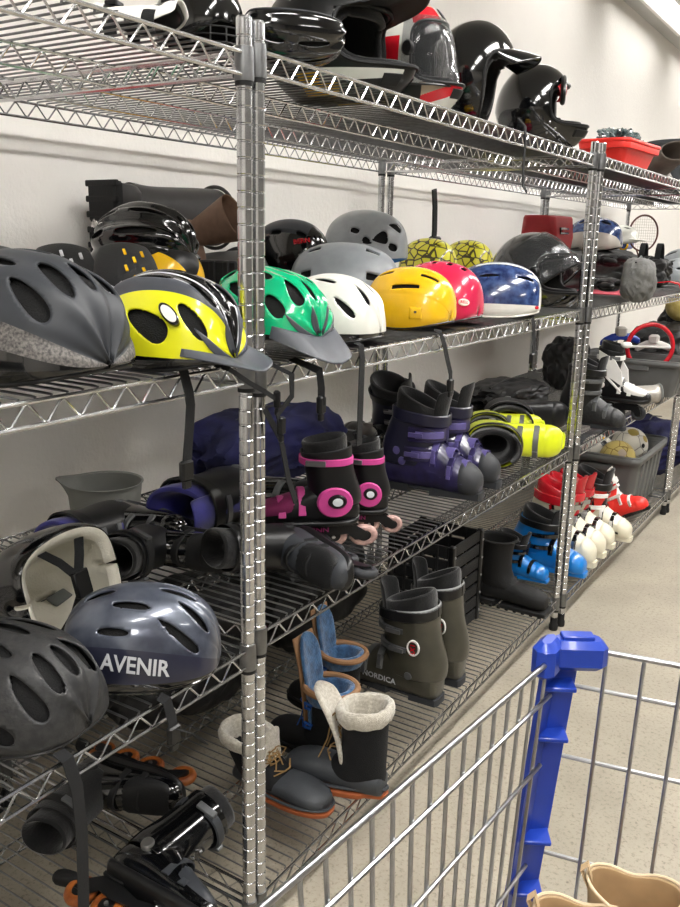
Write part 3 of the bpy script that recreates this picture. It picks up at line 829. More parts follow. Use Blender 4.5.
# ------------------------------------------------------------ camera
cam = bpy.data.cameras.new('camera'); co = bpy.data.objects.new('camera', cam); C.objects.link(co)
yw, pt_, rl = R(32.3522), R(-13.9154), R(1.1785)
fw = Vector((-math.sin(yw)*math.cos(pt_), math.cos(yw)*math.cos(pt_), math.sin(pt_)))
rt = Vector((math.cos(yw), math.sin(yw), 0)); up = rt.cross(fw)
r2 = rt*math.cos(rl)+up*math.sin(rl); u2 = -rt*math.sin(rl)+up*math.cos(rl)
mx = Matrix((r2, u2, -fw)).transposed().to_4x4(); mx.translation = (.9061, -1.1614, 1.3998)
co.matrix_world = mx
cam.sensor_fit = 'VERTICAL'; cam.sensor_height = 36; cam.lens = 36*860/907; cam.clip_start = .02
bpy.context.scene.camera = co

# ------------------------------------------------------------ room
WX = -.90; CZ = 2.97
def wall_mat():
    m = mat('painted_wall', (236, 233, 228), .75, var=.03, scale=2.5); nt = m.node_tree; N = nt.nodes
    b = N['Principled BSDF']; tc = N.new('ShaderNodeTexCoord')
    a = N.new('ShaderNodeTexNoise'); a.inputs['Scale'].default_value = 55; a.inputs['Detail'].default_value = 5; a.inputs['Roughness'].default_value = .6
    nt.links.new(tc.outputs['Object'], a.inputs['Vector'])
    bp = N.new('ShaderNodeBump'); bp.inputs['Strength'].default_value = .55; bp.inputs['Distance'].default_value = .006
    nt.links.new(a.outputs[0], bp.inputs['Height']); nt.links.new(bp.outputs[0], b.inputs['Normal'])
    return m
def floor_mat():
    m = mat('concrete_floor', (166, 158, 142), .62, var=.2, scale=3.5); nt = m.node_tree; N = nt.nodes
    b = N['Principled BSDF']; tc = N.new('ShaderNodeTexCoord')
    old = b.inputs['Base Color'].links[0].from_socket
    s = N.new('ShaderNodeTexNoise'); s.inputs['Scale'].default_value = 90; s.inputs['Detail'].default_value = 6; s.inputs['Roughness'].default_value = .75
    v = N.new('ShaderNodeTexVoronoi'); v.inputs['Scale'].default_value = 38
    for q in (s, v): nt.links.new(tc.outputs['Object'], q.inputs['Vector'])
    r1 = N.new('ShaderNodeMapRange'); r1.inputs[1].default_value = .52; r1.inputs[2].default_value = .66; r1.inputs[4].default_value = .8
    nt.links.new(s.outputs[0], r1.inputs[0])
    mx = N.new('ShaderNodeMix'); mx.data_type = 'RGBA'; mx.inputs[7].default_value = (*lin((108, 100, 88)), 1)
    nt.links.new(r1.outputs[0], mx.inputs[0]); nt.links.new(old, mx.inputs[6])
    r2_ = N.new('ShaderNodeMapRange'); r2_.inputs[1].default_value = .03; r2_.inputs[2].default_value = .1; r2_.inputs[3].default_value = .6; r2_.inputs[4].default_value = 0
    nt.links.new(v.outputs['Distance'], r2_.inputs[0])
    m2 = N.new('ShaderNodeMix'); m2.data_type = 'RGBA'; m2.inputs[7].default_value = (*lin((82, 76, 68)), 1)
    nt.links.new(r2_.outputs[0], m2.inputs[0]); nt.links.new(mx.outputs[2], m2.inputs[6]); nt.links.new(m2.outputs[2], b.inputs['Base Color'])
    bp = N.new('ShaderNodeBump'); bp.inputs['Strength'].default_value = .3; bp.inputs['Distance'].default_value = .002
    nt.links.new(s.outputs[0], bp.inputs['Height']); nt.links.new(bp.outputs[0], b.inputs['Normal'])
    return m
wm = wall_mat(); fm_ = floor_mat(); cm_ = mat('ceiling_paint', (196, 196, 194), .85, var=.04)
def slab(name, lo, hi, m):
    b = MB(); c = [(p+q)/2 for p, q in zip(lo, hi)]; d = [q-p for p, q in zip(lo, hi)]
    b.box(c, d, m, ch=.002); return struct(b.build(name, smooth=False))
slab('floor', (WX-.2, -4, -.1), (5, 9.2, 0), fm_)
slab('wall_left', (WX-.2, -4, 0), (WX, 9.2, CZ+.1), wm)
slab('wall_back', (WX, 9, 0), (5, 9.2, CZ+.1), wm)
slab('wall_right', (4.8, -4, 0), (5, 9, CZ+.1), mat('right_wall_paint', (120, 118, 114), .85, var=.05))
slab('wall_front', (WX, -4.2, 0), (5, -4, CZ+.1), wm)
slab('ceiling', (WX-.2, -4, CZ), (5, 9.2, CZ+.1), cm_)
lm = bpy.data.materials.new('lamp_panel'); lm.use_nodes = True
_b = lm.node_tree.nodes['Principled BSDF']; _b.inputs['Emission Color'].default_value = (1, .975, .94, 1); _b.inputs['Emission Strength'].default_value = 22; _b.inputs['Base Color'].default_value = (.9, .9, .9, 1)
lm2 = lm.copy(); lm2.name = 'wall_glow_strip'; lm2.node_tree.nodes['Principled BSDF'].inputs['Emission Strength'].default_value = 4  # weaker glow for the added strips that brighten the wall
def ceil_light(x, y, w, l, lab, m=lm):
    t = thing('ceiling_light', lab, 'ceiling light', 'ceiling light panels'); t.location = (x, y, CZ)
    f = MB()
    for sx in (-1, 1): f.box((sx*(w/2+.015), 0, -.02), (.03, l+.06, .04), M['white_plain'])
    for sy in (-1, 1): f.box((0, sy*(l/2+.015), -.02), (w, .03, .04), M['white_plain'])
    f.build('light_frame', t)
    d = MB(); d.box((0, 0, -.012), (w, l, .012), m, ch=.001); d.build('diffuser', t, smooth=False)
for yy in (-2.6, -.9, .8, 2.5, 4.2, 5.9, 7.6):
    ceil_light(1.0, yy, .3, 1.15, 'long white ceiling light panel above the aisle')
for yy in (-.8, 2.6): ceil_light(3.3, yy, .3, 1.15, 'long white ceiling light panel away from the shelves')
for yy in (3.6, 5.4, 7.2): ceil_light(-.66, yy, .16, 1.3, 'narrow glowing strip added at the ceiling to brighten the white wall', lm2)  # added glow over a plain grey ceiling band, to brighten the upper wall

# ------------------------------------------------------------ wire shelving
D = .80; U2L = 1.7875; GAP = .05; U3L = 1.685
UNIT = [('unit_a', -.032-U2L, -.032, 0., (.126, .678, 1.200, 1.682)), ('unit_b', 0., U2L, 0., (.126, .698, 1.188, 1.691)),
        ('unit_c', U2L+GAP, U2L+GAP+U3L, .01, (.126, .698, 1.188, 1.691)), ('unit_d', U2L+GAP+U3L+.05, U2L+GAP+2*U3L+.05, .015, (.126, .698, 1.188, 1.691))]
pm = MB(); prof = [(.0001, 0), (.016, 0), (.016, .022), (.0127, .024)]
z = .05
while z < 1.725:
    prof += [(.0127, z-.0022), (.0115, z-.0008), (.0115, z+.0008), (.0127, z+.0022)]; z += .0254
prof += [(.0127, 1.727), (.011, 1.73), (.0001, 1.731)]
pm.lathe(prof[4:], M['chrome'], 20); post0 = pm.build('post', angle=25); post_me = post0.data; bpy.data.objects.remove(post0)
fm2 = MB(); fm2.lathe([(.0001, 0), (.015, 0), (.0165, .004), (.0165, .02), (.0135, .026), (.0135, .05)], M['black_rubber'], 18); f0 = fm2.build('foot'); foot_me = f0.data; bpy.data.objects.remove(f0)
cl = MB(); cl.lathe([(.0128, -.046), (.0154, -.046), (.0158, -.04), (.0152, -.004), (.0146, .004), (.0128, .004)], M['zinc'], 20)
c0 = cl.build('corner_collar'); collar_me = c0.data; bpy.data.objects.remove(c0)
ck = MB(); ck.lathe([(.0128, -.053), (.0145, -.053), (.0145, -.046), (.0128, -.046)], M['black_rubber'], 18); c0 = ck.build('collar_sleeve'); sleeve_me = c0.data; bpy.data.objects.remove(c0)
def inst(name, me, parent, loc):
    o = bpy.data.objects.new(name, me); C.objects.link(o); o.parent = parent; o.location = loc; return o
def shelf_meshes(L):
    deck = MB(); n = int(L/.0262)
    for i in range(n+1):
        y = .012+(L-.024)*i/n
        deck.tube([(-.003, y, -.0095), (.0, y, -.0025), (-.01, y, -.002), (-D+.01, y, -.002), (-D, y, -.0025), (-D+.003, y, -.0095)], .002, M['zinc'], 5)
    deck = deck.build('shelf_tmp')
    def truss(x, heavy=True):
        b = MB(); r = .0032 if heavy else .0026; a = .016
        b.tube([(x, a, -.006), (x, L-a, -.006)], r, M['chrome'], 6); b.tube([(x, a, -.038), (x, L-a, -.038)], r, M['chrome'], 6)
        k = int((L-.05)/.056); pts = []; m = .0
        st = (L-.05)/k
        for i in range(k):
            y0 = .025+i*st
            pts += [(x, y0+.001, -.035), (x, y0+.003, -.0352), (x, y0+st*.5-.004, -.011), (x, y0+st*.5, -.009), (x, y0+st*.5+.004, -.011), (x, y0+st-.003, -.0352)]
        b.tube(pts, .0019, M['chrome'], 5); return b
    tr = {n_: truss(x).build('truss_tmp') for n_, x in (('front_truss', .006), ('back_truss', -D-.006))}
    mids = [truss(x, False).build('truss_tmp') for x in (-D/3, -2*D/3)]
    en = []
    for y in (.006, L-.006):
        b = MB()
        b.tube([(-.016, y, -.006), (-D+.016, y, -.006)], .0032, M['chrome'], 6); b.tube([(-.016, y, -.038), (-D+.016, y, -.038)], .0032, M['chrome'], 6)
        pts = []; k = 13; st = (D-.06)/k
        for i in range(k):
            x0 = -.03-i*st; pts += [(x0, y, -.0352), (x0-st*.5+.003, y, -.011), (x0-st*.5-.003, y, -.011), (x0-st+.002, y, -.0352)]
        b.tube(pts, .0019, M['chrome'], 5); en.append(b.build('truss_tmp'))
    out = dict(deck=deck.data, front=tr['front_truss'].data, back=tr['back_truss'].data, mids=[m.data for m in mids], ends=[e.data for e in en])
    for o in [deck, *tr.values(), *mids, *en]: bpy.data.objects.remove(o)
    return out
SM = {}
labs = ['chrome wire shelving unit at the left edge, holding the metallic grey helmet', 'chrome wire shelving unit in the middle, between the two nearest double posts',
        'chrome wire shelving unit beyond the second double post, holding the grey totes', 'farthest chrome wire shelving unit, past the big grey totes']
for (k, y0, y1, xo, hs), lab in zip(UNIT, labs):
    L = round(y1-y0, 4)
    if L not in SM: SM[L] = shelf_meshes(L)
    g = SM[L]; u = thing('wire_shelving_unit', lab, 'shelving unit', 'wire shelving units along the wall'); u.location = (xo, y0, 0)
    for x in (0, -D):
        for y in (0, L):
            p = inst('post', post_me, u, (x, y, 0)); inst('foot', foot_me, p, (0, 0, 0))
    for h in hs:
        sh = inst('shelf', g['deck'], u, (0, 0, h+.001))
        inst('front_truss', g['front'], sh, (0, 0, 0)); inst('back_truss', g['back'], sh, (0, 0, 0))
        for m in g['mids']: inst('middle_truss', m, sh, (0, 0, 0))
        for m in g['ends']: inst('end_truss', m, sh, (0, 0, 0))
        for x in (0, -D):
            for y in (0, L): inst('corner_collar', collar_me, sh, (x, y, 0)); inst('collar_sleeve', sleeve_me, sh, (x, y, 0))

DECK = {'A1': .127, 'A2': .679, 'A3': 1.201, 'A4': 1.683, 'S1': .127, 'S2': .699, 'S3': 1.189, 'S4': 1.692, 'floor': 0.}

# ------------------------------------------------------------ shopping cart
ct = thing('shopping_cart', 'blue and silver wire shopping cart with tan boots inside, in the aisle', 'shopping cart'); ct.location = (.61, -.19, 0)
def lp(a, b, t): return tuple(p+(q-p)*t for p, q in zip(a, b))
# basket corners relative to the front left corner: top z .9, bottom z .5
TL = [(0, 0, .9), (-.09, -1.0, .9)]; BL = [(-.012, -.03, .5), (-.03, -.95, .5)]
TR = [(.56, .15, .9), (.50, -1.0, .9)]; BR = [(.53, .12, .5), (.46, -.95, .5)]
def panel(name, A, B, C_, D_, n, hz, r, ext=0., mname='cart_steel'):
    """A-B top rail, C_-D_ bottom rail; n upright wires; hz = heights (0 top..1 bottom) of the long wires"""
    b = MB()
    b.tube([A, B], r*1.5, M[mname], 10); b.tube([C_, D_], r*1.2, M[mname], 8)
    nrm = (Vector(B)-Vector(A)).cross(Vector(C_)-Vector(A)).normalized()*r*1.6
    for k in hz: b.tube([Vector(lp(lp(A, C_, k), lp(B, D_, k), -ext))+nrm, Vector(lp(B, D_, k))+nrm], r*1.15, M[mname], 8)
    for i in range(n): b.tube([lp(A, B, (i+.5)/n), lp(C_, D_, (i+.5)/n)], r, M[mname], 7)
    return b.build(name, ct)
Z9 = .002
panel('left_side_panel', TL[0], TL[1], BL[0], BL[1], 30, (.12, .36, .72), .0024)
panel('front_panel', (.03, .052, .9), TR[0], (.022, .046, .5), (.552, .144, .5), 12, (.14, .4, .78), .0026, .06)
panel('right_side_panel', TR[0], TR[1], BR[0], BR[1], 30, (.17, .43, .78), .0024)
panel('rear_panel', TL[1], TR[1], BL[1], BR[1], 14, (.2, .5, .8), .0024)
panel('basket_bottom', BL[0], BR[0], BL[1], BR[1], 16, (.15, .3, .45, .6, .75, .9), .0024)
cc = MB()
cc.loft([[(-.01-.02*k, -.012-.02*k, z), (-.01-.02*k, .03-.02*k, z), (.016-.024*k, .05-.02*k, z), (.022-.024*k, .04-.02*k, z), (.0-.02*k, .022-.02*k, z), (-.004-.02*k, -.012-.02*k, z)] for k, z in ((0, .89), (.35, .76), (.7, .63), (1.1, .49))], M['cart_blue'])
for z in (.86, .79, .64, .56): cc.box((.006-(.9-z)*.05, .02-(.9-z)*.05, z), (.04, .04, .006), M['cart_blue'], (0, 0, .5))
cc.build('corner_post', ct)
cp = MB()
cp.box((-.006, .0, .9), (.03, .05, .05), M['cart_blue'], ch=.009); cp.box((.022, .03, .902), (.07, .036, .04), M['cart_blue'], (0, 0, .55), ch=.008)
cp.box((.02, .03, .924), (.04, .018, .006), M['cart_blue'], (0, 0, .55))
cp.build('corner_cap', ct)
cp = MB(); cp.box((.56, .07, .89), (.05, .05, .06), M['cart_blue'], ch=.01); cp.loft([[(.545, .05, z), (.575, .05, z), (.575, .08, z), (.545, .08, z)] for z in (.88, .5)], M['cart_blue']); cp.build('corner_post', ct)
fr = MB()
for s_ in (0, 1):
    x = .0 if s_ == 0 else .5
    fr.tube([(x, -.95, .95), (x, -.98, .6), (x, -.95, .18), (x+.02, -.1, .16)], .011, M['cart_steel'], 10); fr.tube([(x, -.9, .5), (x+.02, -.05, .5)], .009, M['cart_steel'], 8)
    fr.tube([(x+.02, -.3, .5), (x+.02, -.5, .17)], .009, M['cart_steel'], 8)
fr.build('frame', ct)
hd = MB(); hd.tube([(-.05, -1.02, .98), (.5, -1.02, .98)], .014, M['cart_blue'], 14); hd.build('handle', ct)
for x, y in ((.0, -.93), (.5, -.93), (.02, -.12), (.5, -.12)):
    cs = MB(); cs.box((x, y, .13), (.03, .05, .06), M['cart_steel']); cs_ = cs.build('caster_fork', ct)
    wheel('caster_wheel', .06, .028, 'sole_grey', ct, (x, y-.01, .06))

# ================================================================ THINGS
def pl(root, key, level, **k):
    x, y, yaw, pit, rol, s, up, sz = PL[key]; k['dz'] = up; return place(root, key, x, y, level, (rol, pit, yaw), s, sz=sz, **k)
def hang(parent, pts, side=(0, 1, 0), w=.019, m='black_strap', buckle=True, name='strap'):
    """a webbing strap given in world points; becomes a part of the helmet it belongs to"""
    bpy.context.view_layer.update()
    b = MB(); b.ribbon(pts, w, .0018, side, M[m]); s = b.build(name, None)
    s.parent = parent; s.matrix_parent_inverse = parent.matrix_world.inverted()
    if buckle:
        q = MB(); p = Vector(pts[-1]); q.box(p, (.012, w*1.35, .032), M['satin_black'], ch=.003); q.box(p+Vector((0, 0, -.022)), (.008, w*.9, .014), M['satin_black'], ch=.002)
        k = q.build(name+'_buckle', None); k.parent = parent; k.matrix_parent_inverse = parent.matrix_world.inverted()
    return s

from mathutils import noise as mnoise
def lump(b, c, dims, m, seed=0, amp=.18, freq=2.2, sq=2.6, sub=4, rot=(0, 0, 0), flat=.0):
    """soft folded body (bags, gloves, padded cloth)"""
    bm = bmesh.new(); bmesh.ops.create_icosphere(bm, subdivisions=sub, radius=1)
    E_ = Euler([R(a) for a in rot]).to_matrix(); V = []
    for v in bm.verts:
        p = v.co.copy(); r = (abs(p.x)**sq+abs(p.y)**sq+abs(p.z)**sq)**(-1/sq)
        n1 = mnoise.noise(p*freq+Vector((seed*7.3, seed, 0))); n2 = 1-abs(mnoise.noise(p*freq*1.9+Vector((seed, 9.1, seed*3))))*2
        r *= 1+amp*n1+amp*.45*(n2-.5)
        q = Vector((p.x*r*dims[0]/2, p.y*r*dims[1]/2, max(p.z*r, -1+flat)*dims[2]/2)); V.append(E_ @ q+Vector(c))
    F = [tuple(x.index for x in f.verts) for f in bm.faces]; bm.free()
    b.add(V, F, m); return b
def bag(label, key, level, dims, m, seed, handle=None, amp=.22, dz=0., sub=5, name='gear_bag', cat='bag'):
    t = thing(name, label, cat); b = MB(); lump(b, (0, 0, dims[2]/2), dims, M[m], seed, amp, 1.8, 2.8, sub); b.build('bag_body', t)
    if handle:
        for sg in (1, -1):
            q = MB(); q.ribbon([(sg*dims[0]*.2, dims[1]*.2*math.cos(a), dims[2]*.86+handle*math.sin(a)) for a in np.linspace(0, PI, 16)], .03, .003, (1, 0, 0), M['black_strap']); q.build('handle', t)
    q = MB(); q.tube([(0, -dims[1]*.4, dims[2]*.9), (0, 0, dims[2]*1.04), (0, dims[1]*.4, dims[2]*.9)], .004, M['satin_black'], 6); q.build('zip', t)
    pl(t, key, level, dz=dz); return t
# vent layouts, in degrees: (along, around, half length, half width, rotation, taper)
V_CLASSIC = [(46, 0, 15, 5, 0, .3), (0, 0, 17, 4.5), (-42, 0, 16, 5, 0, -.3), (44, 34, 17, 5.5, -6, .3), (6, 30, 15, 5.5, 0, .2), (-34, 34, 17, 6, 8, -.3), (34, 64, 17, 5.5, -14, .2), (-6, 60, 17, 6, 0), (-46, 66, 14, 5, 12)]
ridge = lambda amp, k: (lambda th, ph: amp*np.cos(np.radians(ph)*k)*np.cos(np.radians(th)).clip(0)**.5)

# ---- third level (second from the top): bike helmets
d = Dome(.15, .145, .215, .135, .58, (.006, .026, .03), disp=lambda th, ph: .03*np.exp(-((np.abs(ph)-38)/9.)**2)-.02*np.exp(-((np.abs(ph)-18)/8.)**2)-.025*np.exp(-((np.abs(ph)-70)/7.)**2))
def mf(th, ph):
    a = np.abs(ph); lo = 64+.16*(th-20)
    return np.where(a > lo+15, 2, np.where(a > lo, 1, 0))
isoA = (lambda th, ph: np.abs(ph)-(64+.16*(th-20))-15, lambda th, ph: np.abs(ph)-(64+.16*(th-20)))
h = helmet('large dark grey bike helmet with grey speckled stripe, left of the yellow one', d, 'dark_grey_shell',
  [(48, 0, 13, 4, 0, .3), (6, 0, 17, 4.5), (42, 22, 17, 5.5, 16, .3), (0, 24, 18, 5, 12), (-44, 24, 16, 5.5), (36, 48, 17, 5, 24, .4), (-2, 54, 18, 6, 20, .3), (-44, 54, 15, 6), (4, 84, 20, 6, 8), (-44, 84, 13, 6)], matf=mf, mats=[M['dark_grey_shell'], M['grey_fleck'], M['gloss_black']], rim='satin_black',
  nu=120, nv=110, isos=isoA, decals=[dome_oval(14, -74, .014, .011, 'dark_grey_shell', 'gloss_black', -20)])
pl(h, 'dkgrey', 'A3')
hang(h, [(-.01, -.2, 1.21), (.014, -.2, 1.205), (.022, -.197, 1.17), (.018, -.19, 1.15), (.024, -.2, 1.12), (.02, -.205, 1.05)])
d = Dome(.15, .14, .205, .135, .6, (.002, .02, .02), disp=lambda th, ph: .045*np.exp(-((np.abs(ph)-30)/7.)**2)-.03*np.exp(-((np.abs(ph)-14)/6.)**2)+.02*np.exp(-((np.abs(ph)-66)/8.)**2))
def mf(th, ph):
    a = np.abs(ph); m = np.zeros(th.shape, int)
    w_ = 36+.1*(45-th); m = np.where(a < w_, 1, m); m = np.where((a < 24), 2, m); m = np.where((np.abs(a-24) < 1.1) | (np.abs(a-11) < 1.0), 3, m)
    m = np.where((a > 88), 2, m); m = np.where(th < -74, 2, m); return m
h = helmet('bright yellow and black bike helmet with dark grey visor and white oval badge', d, 'yellow_shell',
  [(52, 0, 16, 5.5, 0, .3), (4, 0, 22, 5.5), (-46, 0, 16, 5), (44, 23, 18, 4.4, 10, .3), (-2, 24, 20, 5), (-50, 28, 13, 5.5), (46, 56, 17, 6, 24, .3), (8, 66, 20, 8.5, 22, .35), (-44, 60, 14, 7, 10)], matf=mf, mats=[M['yellow_shell'], M['visor_grey'], M['gloss_black'], M['silver_decal']], rim='satin_black',
  visor=(.066, .022, 50, 'visor_grey'), nu=150, nv=221, isos=(lambda th, ph: np.abs(ph)-(36+.1*(45-th)),), decals=[dome_oval(27, -58, .021, .009, 'white_plain', 'gloss_black', -30, off=.009)])
pl(h, 'yellow', 'A3')
hang(h, [(-.01, -.1, 1.2), (.02, -.1, 1.196), (.028, -.06, 1.17), (.03, -.02, 1.15), (.026, .02, 1.13)], (0, .3, 1), .008, buckle=True)
d = Dome(.15, .145, .205, .135, .6, (.002, .02, .025), disp=lambda th, ph: .035*np.exp(-((np.abs(ph)-26)/8.)**2)-.03*np.exp(-((np.abs(ph)-12)/5.)**2)+.02*np.exp(-((np.abs(ph)-60)/8.)**2))
h = helmet('glossy green bike helmet with a dark visor, beside the near double post', d, 'green_shell',
  [(50, 0, 15, 4, 0, .3), (10, 0, 16, 4.5), (-36, 0, 16, 5), (44, 28, 18, 6, 22, .4), (2, 26, 17, 5.5, 12), (-40, 28, 15, 6), (36, 58, 14, 7, 26, .2), (-6, 52, 18, 7, 18, .2), (-48, 56, 13, 7), (12, 82, 15, 6, 10)], skirt_mat='gloss_black', rim='satin_black',
  visor=(.068, .055, 50, 'visor_grey', True))
pl(h, 'green', 'S3')
hang(h, [(.0, .03, 1.19), (.05, .03, 1.175), (.058, .02, 1.14), (.05, -.01, 1.11), (.05, .0, 1.09)], (0, 1, .2), .012)
hang(h, [(.0, .1, 1.19), (.08, .07, 1.18), (.085, .07, 1.15), (.085, .07, 1.12)], (1, 0, 0), .014, name='strap')
hang(h, [(.03, -.02, 1.12), (.035, .02, 1.06), (.03, .05, .98), (.025, .08, .93)], (0, 1, 0), .012, name='strap', buckle=False)
d = Dome(.145, .14, .2, .13, .6, (.012, .03, .03), disp=lambda th, ph: .02*np.exp(-((np.abs(ph)-30)/8.)**2)-.02*np.exp(-((np.abs(ph)-14)/6.)**2))
h = helmet('plain glossy white bike helmet between the green and the yellow helmets', d, 'white_shell',
  [(50, 0, 13, 3.2), (-40, 0, 16, 4), (48, 30, 16, 3, 22, .4), (0, 28, 15, 3.4, 14), (-44, 34, 13, 4), (32, 60, 17, 3.6, 28, .4), (-20, 60, 14, 3.4, 14)], skirt_mat='gloss_black', rim='satin_black')
pl(h, 'white', 'S3')
hang(h, [(.0, .32, 1.2), (.012, .32, 1.196), (.016, .32, 1.17), (.015, .32, 1.1), (.014, .32, .99)], (0, 1, 0), .02, buckle=False)
# dark helmet with grey dome behind the near post
d = Dome(.13, .135, .2, .15, .56, (.01, .03, .02), disp=lambda th, ph: .03*(np.abs(ph) < 40)*np.cos(np.radians(th)))
h = helmet('black helmet with a matte grey crown against the wall behind the green helmet', d, 'satin_black', [(30, 40, 9, 3), (-10, 42, 9, 3)], matf=lambda th, ph: np.where((np.abs(ph) < 42) & (th < 40), 1, 0), mats=[M['gloss_black'], M['dark_grey_shell']], decals=[dome_text('BERN', .022, 34, -52, 'red_gloss', 20)])
pl(h, 'blackgrey', 'S3')
# grey vented helmet with blue edge
d = Dome(.14, .135, .21, .15, .56, (.004, .028, .03))
h = helmet('light grey helmet with triangular vents and blue lower edge at the back', d, 'grey_shell_light',
  [(50, 34, 13, 5.5, -14, .7), (28, 64, 12, 7, -18, .7), (60, 0, 10, 4), (-8, 56, 7, 4, 20), (10, 70, 7, 4, 20, -.5), (50, 74, 9, 4)], matf=lambda th, ph: np.where(np.abs(ph) > 93, 1, 0), mats=[M['grey_shell_light'], M['blue_trim']], rim='blue_trim', strap='black_strap')
pl(h, 'greyvent', 'S3')
# grey skate helmet
d = Dome(.145, .13, .215, .15, .5, (.01, .05, .045))
h = helmet('smooth grey skate helmet with small rectangular vents, behind the white helmet', d, 'grey_shell',
  [(38, 62, 9, 3.4, 0, 0, 'b'), (-38, 60, 8, 3.4, 0, 0, 'b'), (34, 22, 8, 3, 0, 0, 'b'), (-30, 22, 8, 3, 0, 0, 'b')], rim='satin_black', nu=90)
pl(h, 'greyskate', 'S3')
d = Dome(.14, .135, .205, .15, .5, (.02, .045, .04), disp=lambda th, ph: -.012*((np.abs(ph) > 60)))
def rect_patch(th, phi, a, b, mt, nm='tab'):
    def f(t, dd):
        U, V = np.meshgrid(np.linspace(th-a, th+a, 8), np.linspace(phi-b, phi+b, 6), indexing='ij'); q = MB(); q.grid(dd(U, V, 1.012), M[mt]); q.build(nm, t, solid=.002)
    return f
h = helmet('sunny yellow skate helmet with a long dark side slot, right of the white helmet', d, 'yellow_skate',
  [(10, 52, 19, 3, -8, 0, 'b'), (38, 26, 14, 2.6, -5, 0, 'b'), (-30, 26, 14, 2.6, 0, 0, 'b')], rim='satin_black', decals=[rect_patch(30, -86, 9, 8, 'yellow_skate'), dome_oval(30, -84, .004, .004, 'gloss_black')])
pl(h, 'yskate', 'S3')
hang(h, [(.0, .67, 1.2), (.012, .68, 1.195), (.016, .7, 1.16), (.014, .72, 1.13), (.016, .74, 1.09), (.014, .745, 1.06)], (0, 1, 0), .017)
d = Dome(.14, .13, .2, .15, .52, (.02, .045, .04))
h = helmet('pinkish red skate helmet with slots, between yellow and navy helmets', d, 'pink_red_shell',
  [(40, 10, 4, 5.5, 0, 0, 'b'), (18, 12, 4, 6, 0, 0, 'b'), (-4, 12, 4, 6, 0, 0, 'b'), (-26, 12, 4, 6, 0, 0, 'b'), (36, 74, 10, 3, 0, 0, 'b'), (-30, 74, 10, 3, 0, 0, 'b')], rim='satin_black', decals=[dome_oval(58, -74, .017, .011, 'white_plain', None), dome_text('BELL', .011, 58, -74, 'red_gloss', 0, off=.0075)])
pl(h, 'pinkred', 'S3')
d = Dome(.145, .14, .2, .135, .54, (.012, .03, .03))
def mf(th, ph):
    a = np.abs(ph); return np.where((a > 84-.0*th) | (th > 72) | ((a > 10) & (a < 17) & (th > -30)), 1, 0)
h = helmet('glossy navy bike helmet edged in white, right end of the near helmet row', d, 'navy_shell', [(40, 40, 14, 2.2, -8, .3), (-10, 44, 14, 2.4), (44, 0, 13, 2.4)], matf=mf, mats=[M['navy_shell'], M['white_shell']], rim='white_shell',
  decals=[dome_oval(64, -88, .006, .005, 'red_gloss')])
pl(h, 'navy', 'S3')
hang(h, [(.0, 1.28, 1.2), (.014, 1.285, 1.195), (.018, 1.29, 1.16), (.02, 1.3, 1.12), (.018, 1.3, 1.07)], (0, 1, 0), .024)
for k, lab, s in (('ylined1', 'small yellow dark-lined helmet behind the pinkish red one, left of its twin', 0), ('ylined2', 'small yellow dark-lined helmet behind the navy one, right of its twin', 1)):
    d = Dome(.12, .12, .19, .14, .5, (.01, .03, .03))
    h = helmet(lab, d, 'yellow_lined', [(30, 30, 9, 2.5), (-20, 30, 9, 2.5)], group='yellow patterned helmets', nu=70, nv=60, rim='satin_black'); pl(h, k, 'S3')
# GIRO black helmet with deep ribs on top of the heap at the left
d = Dome(.145, .14, .2, .14, .6, (.006, .022, .02), disp=lambda th, ph: .05*np.cos(np.radians(ph)*12)*np.cos(np.radians(th)).clip(0)**.4)
h = helmet('ribbed glossy black bike helmet with white lettering, lying on gear by the wall', d, 'gloss_black',
  [(20, 0, 22, 3.2), (-34, 0, 20, 3.2), (18, 30, 22, 3.6, -4), (-36, 30, 18, 3.6), (10, 60, 24, 3.8, -6), (-44, 60, 14, 3.6)], rim='satin_black', decals=[dome_text('GIRO', .026, -50, -40, 'white_plain', -15, off=.012)])
pl(h, 'giro', 'A3')
d = Dome(.13, .13, .19, .1, .6, (.004, .02, .02))
h = helmet('black and yellow helmet lying under the ribbed black one', d, 'satin_black', [(30, 30, 14, 5), (-20, 30, 14, 5)], matf=lambda th, ph: np.where((np.abs(ph) > 40) & (th > 10), 1, 0), mats=[M['satin_black'], M['yellow_skate']], nu=70, nv=60)
pl(h, 'blkyel', 'A3')
# far left: red helmet and pale pink brim
d = Dome(.13, .13, .2, .15, .55, (.0, .03, .03))
h = helmet('red helmet cut off by the left edge of the photo, on the helmet shelf', d, 'red_gloss', [(40, 30, 14, 4), (-10, 40, 14, 4)], rim='pink_plain', nu=70, nv=60, visor=(.05, .02, 40, 'pink_plain')); pl(h, 'redleft', 'A3')
d = Dome(.1, .1, .14, .08, .6, (.0, .02, .02))
h = helmet('small scuffed grey helmet by the wall behind the large dark grey helmet', d, 'charcoal_worn', [(30, 30, 12, 5), (-20, 40, 12, 5)], nu=60, nv=50); pl(h, 'smallgrey', 'A3')

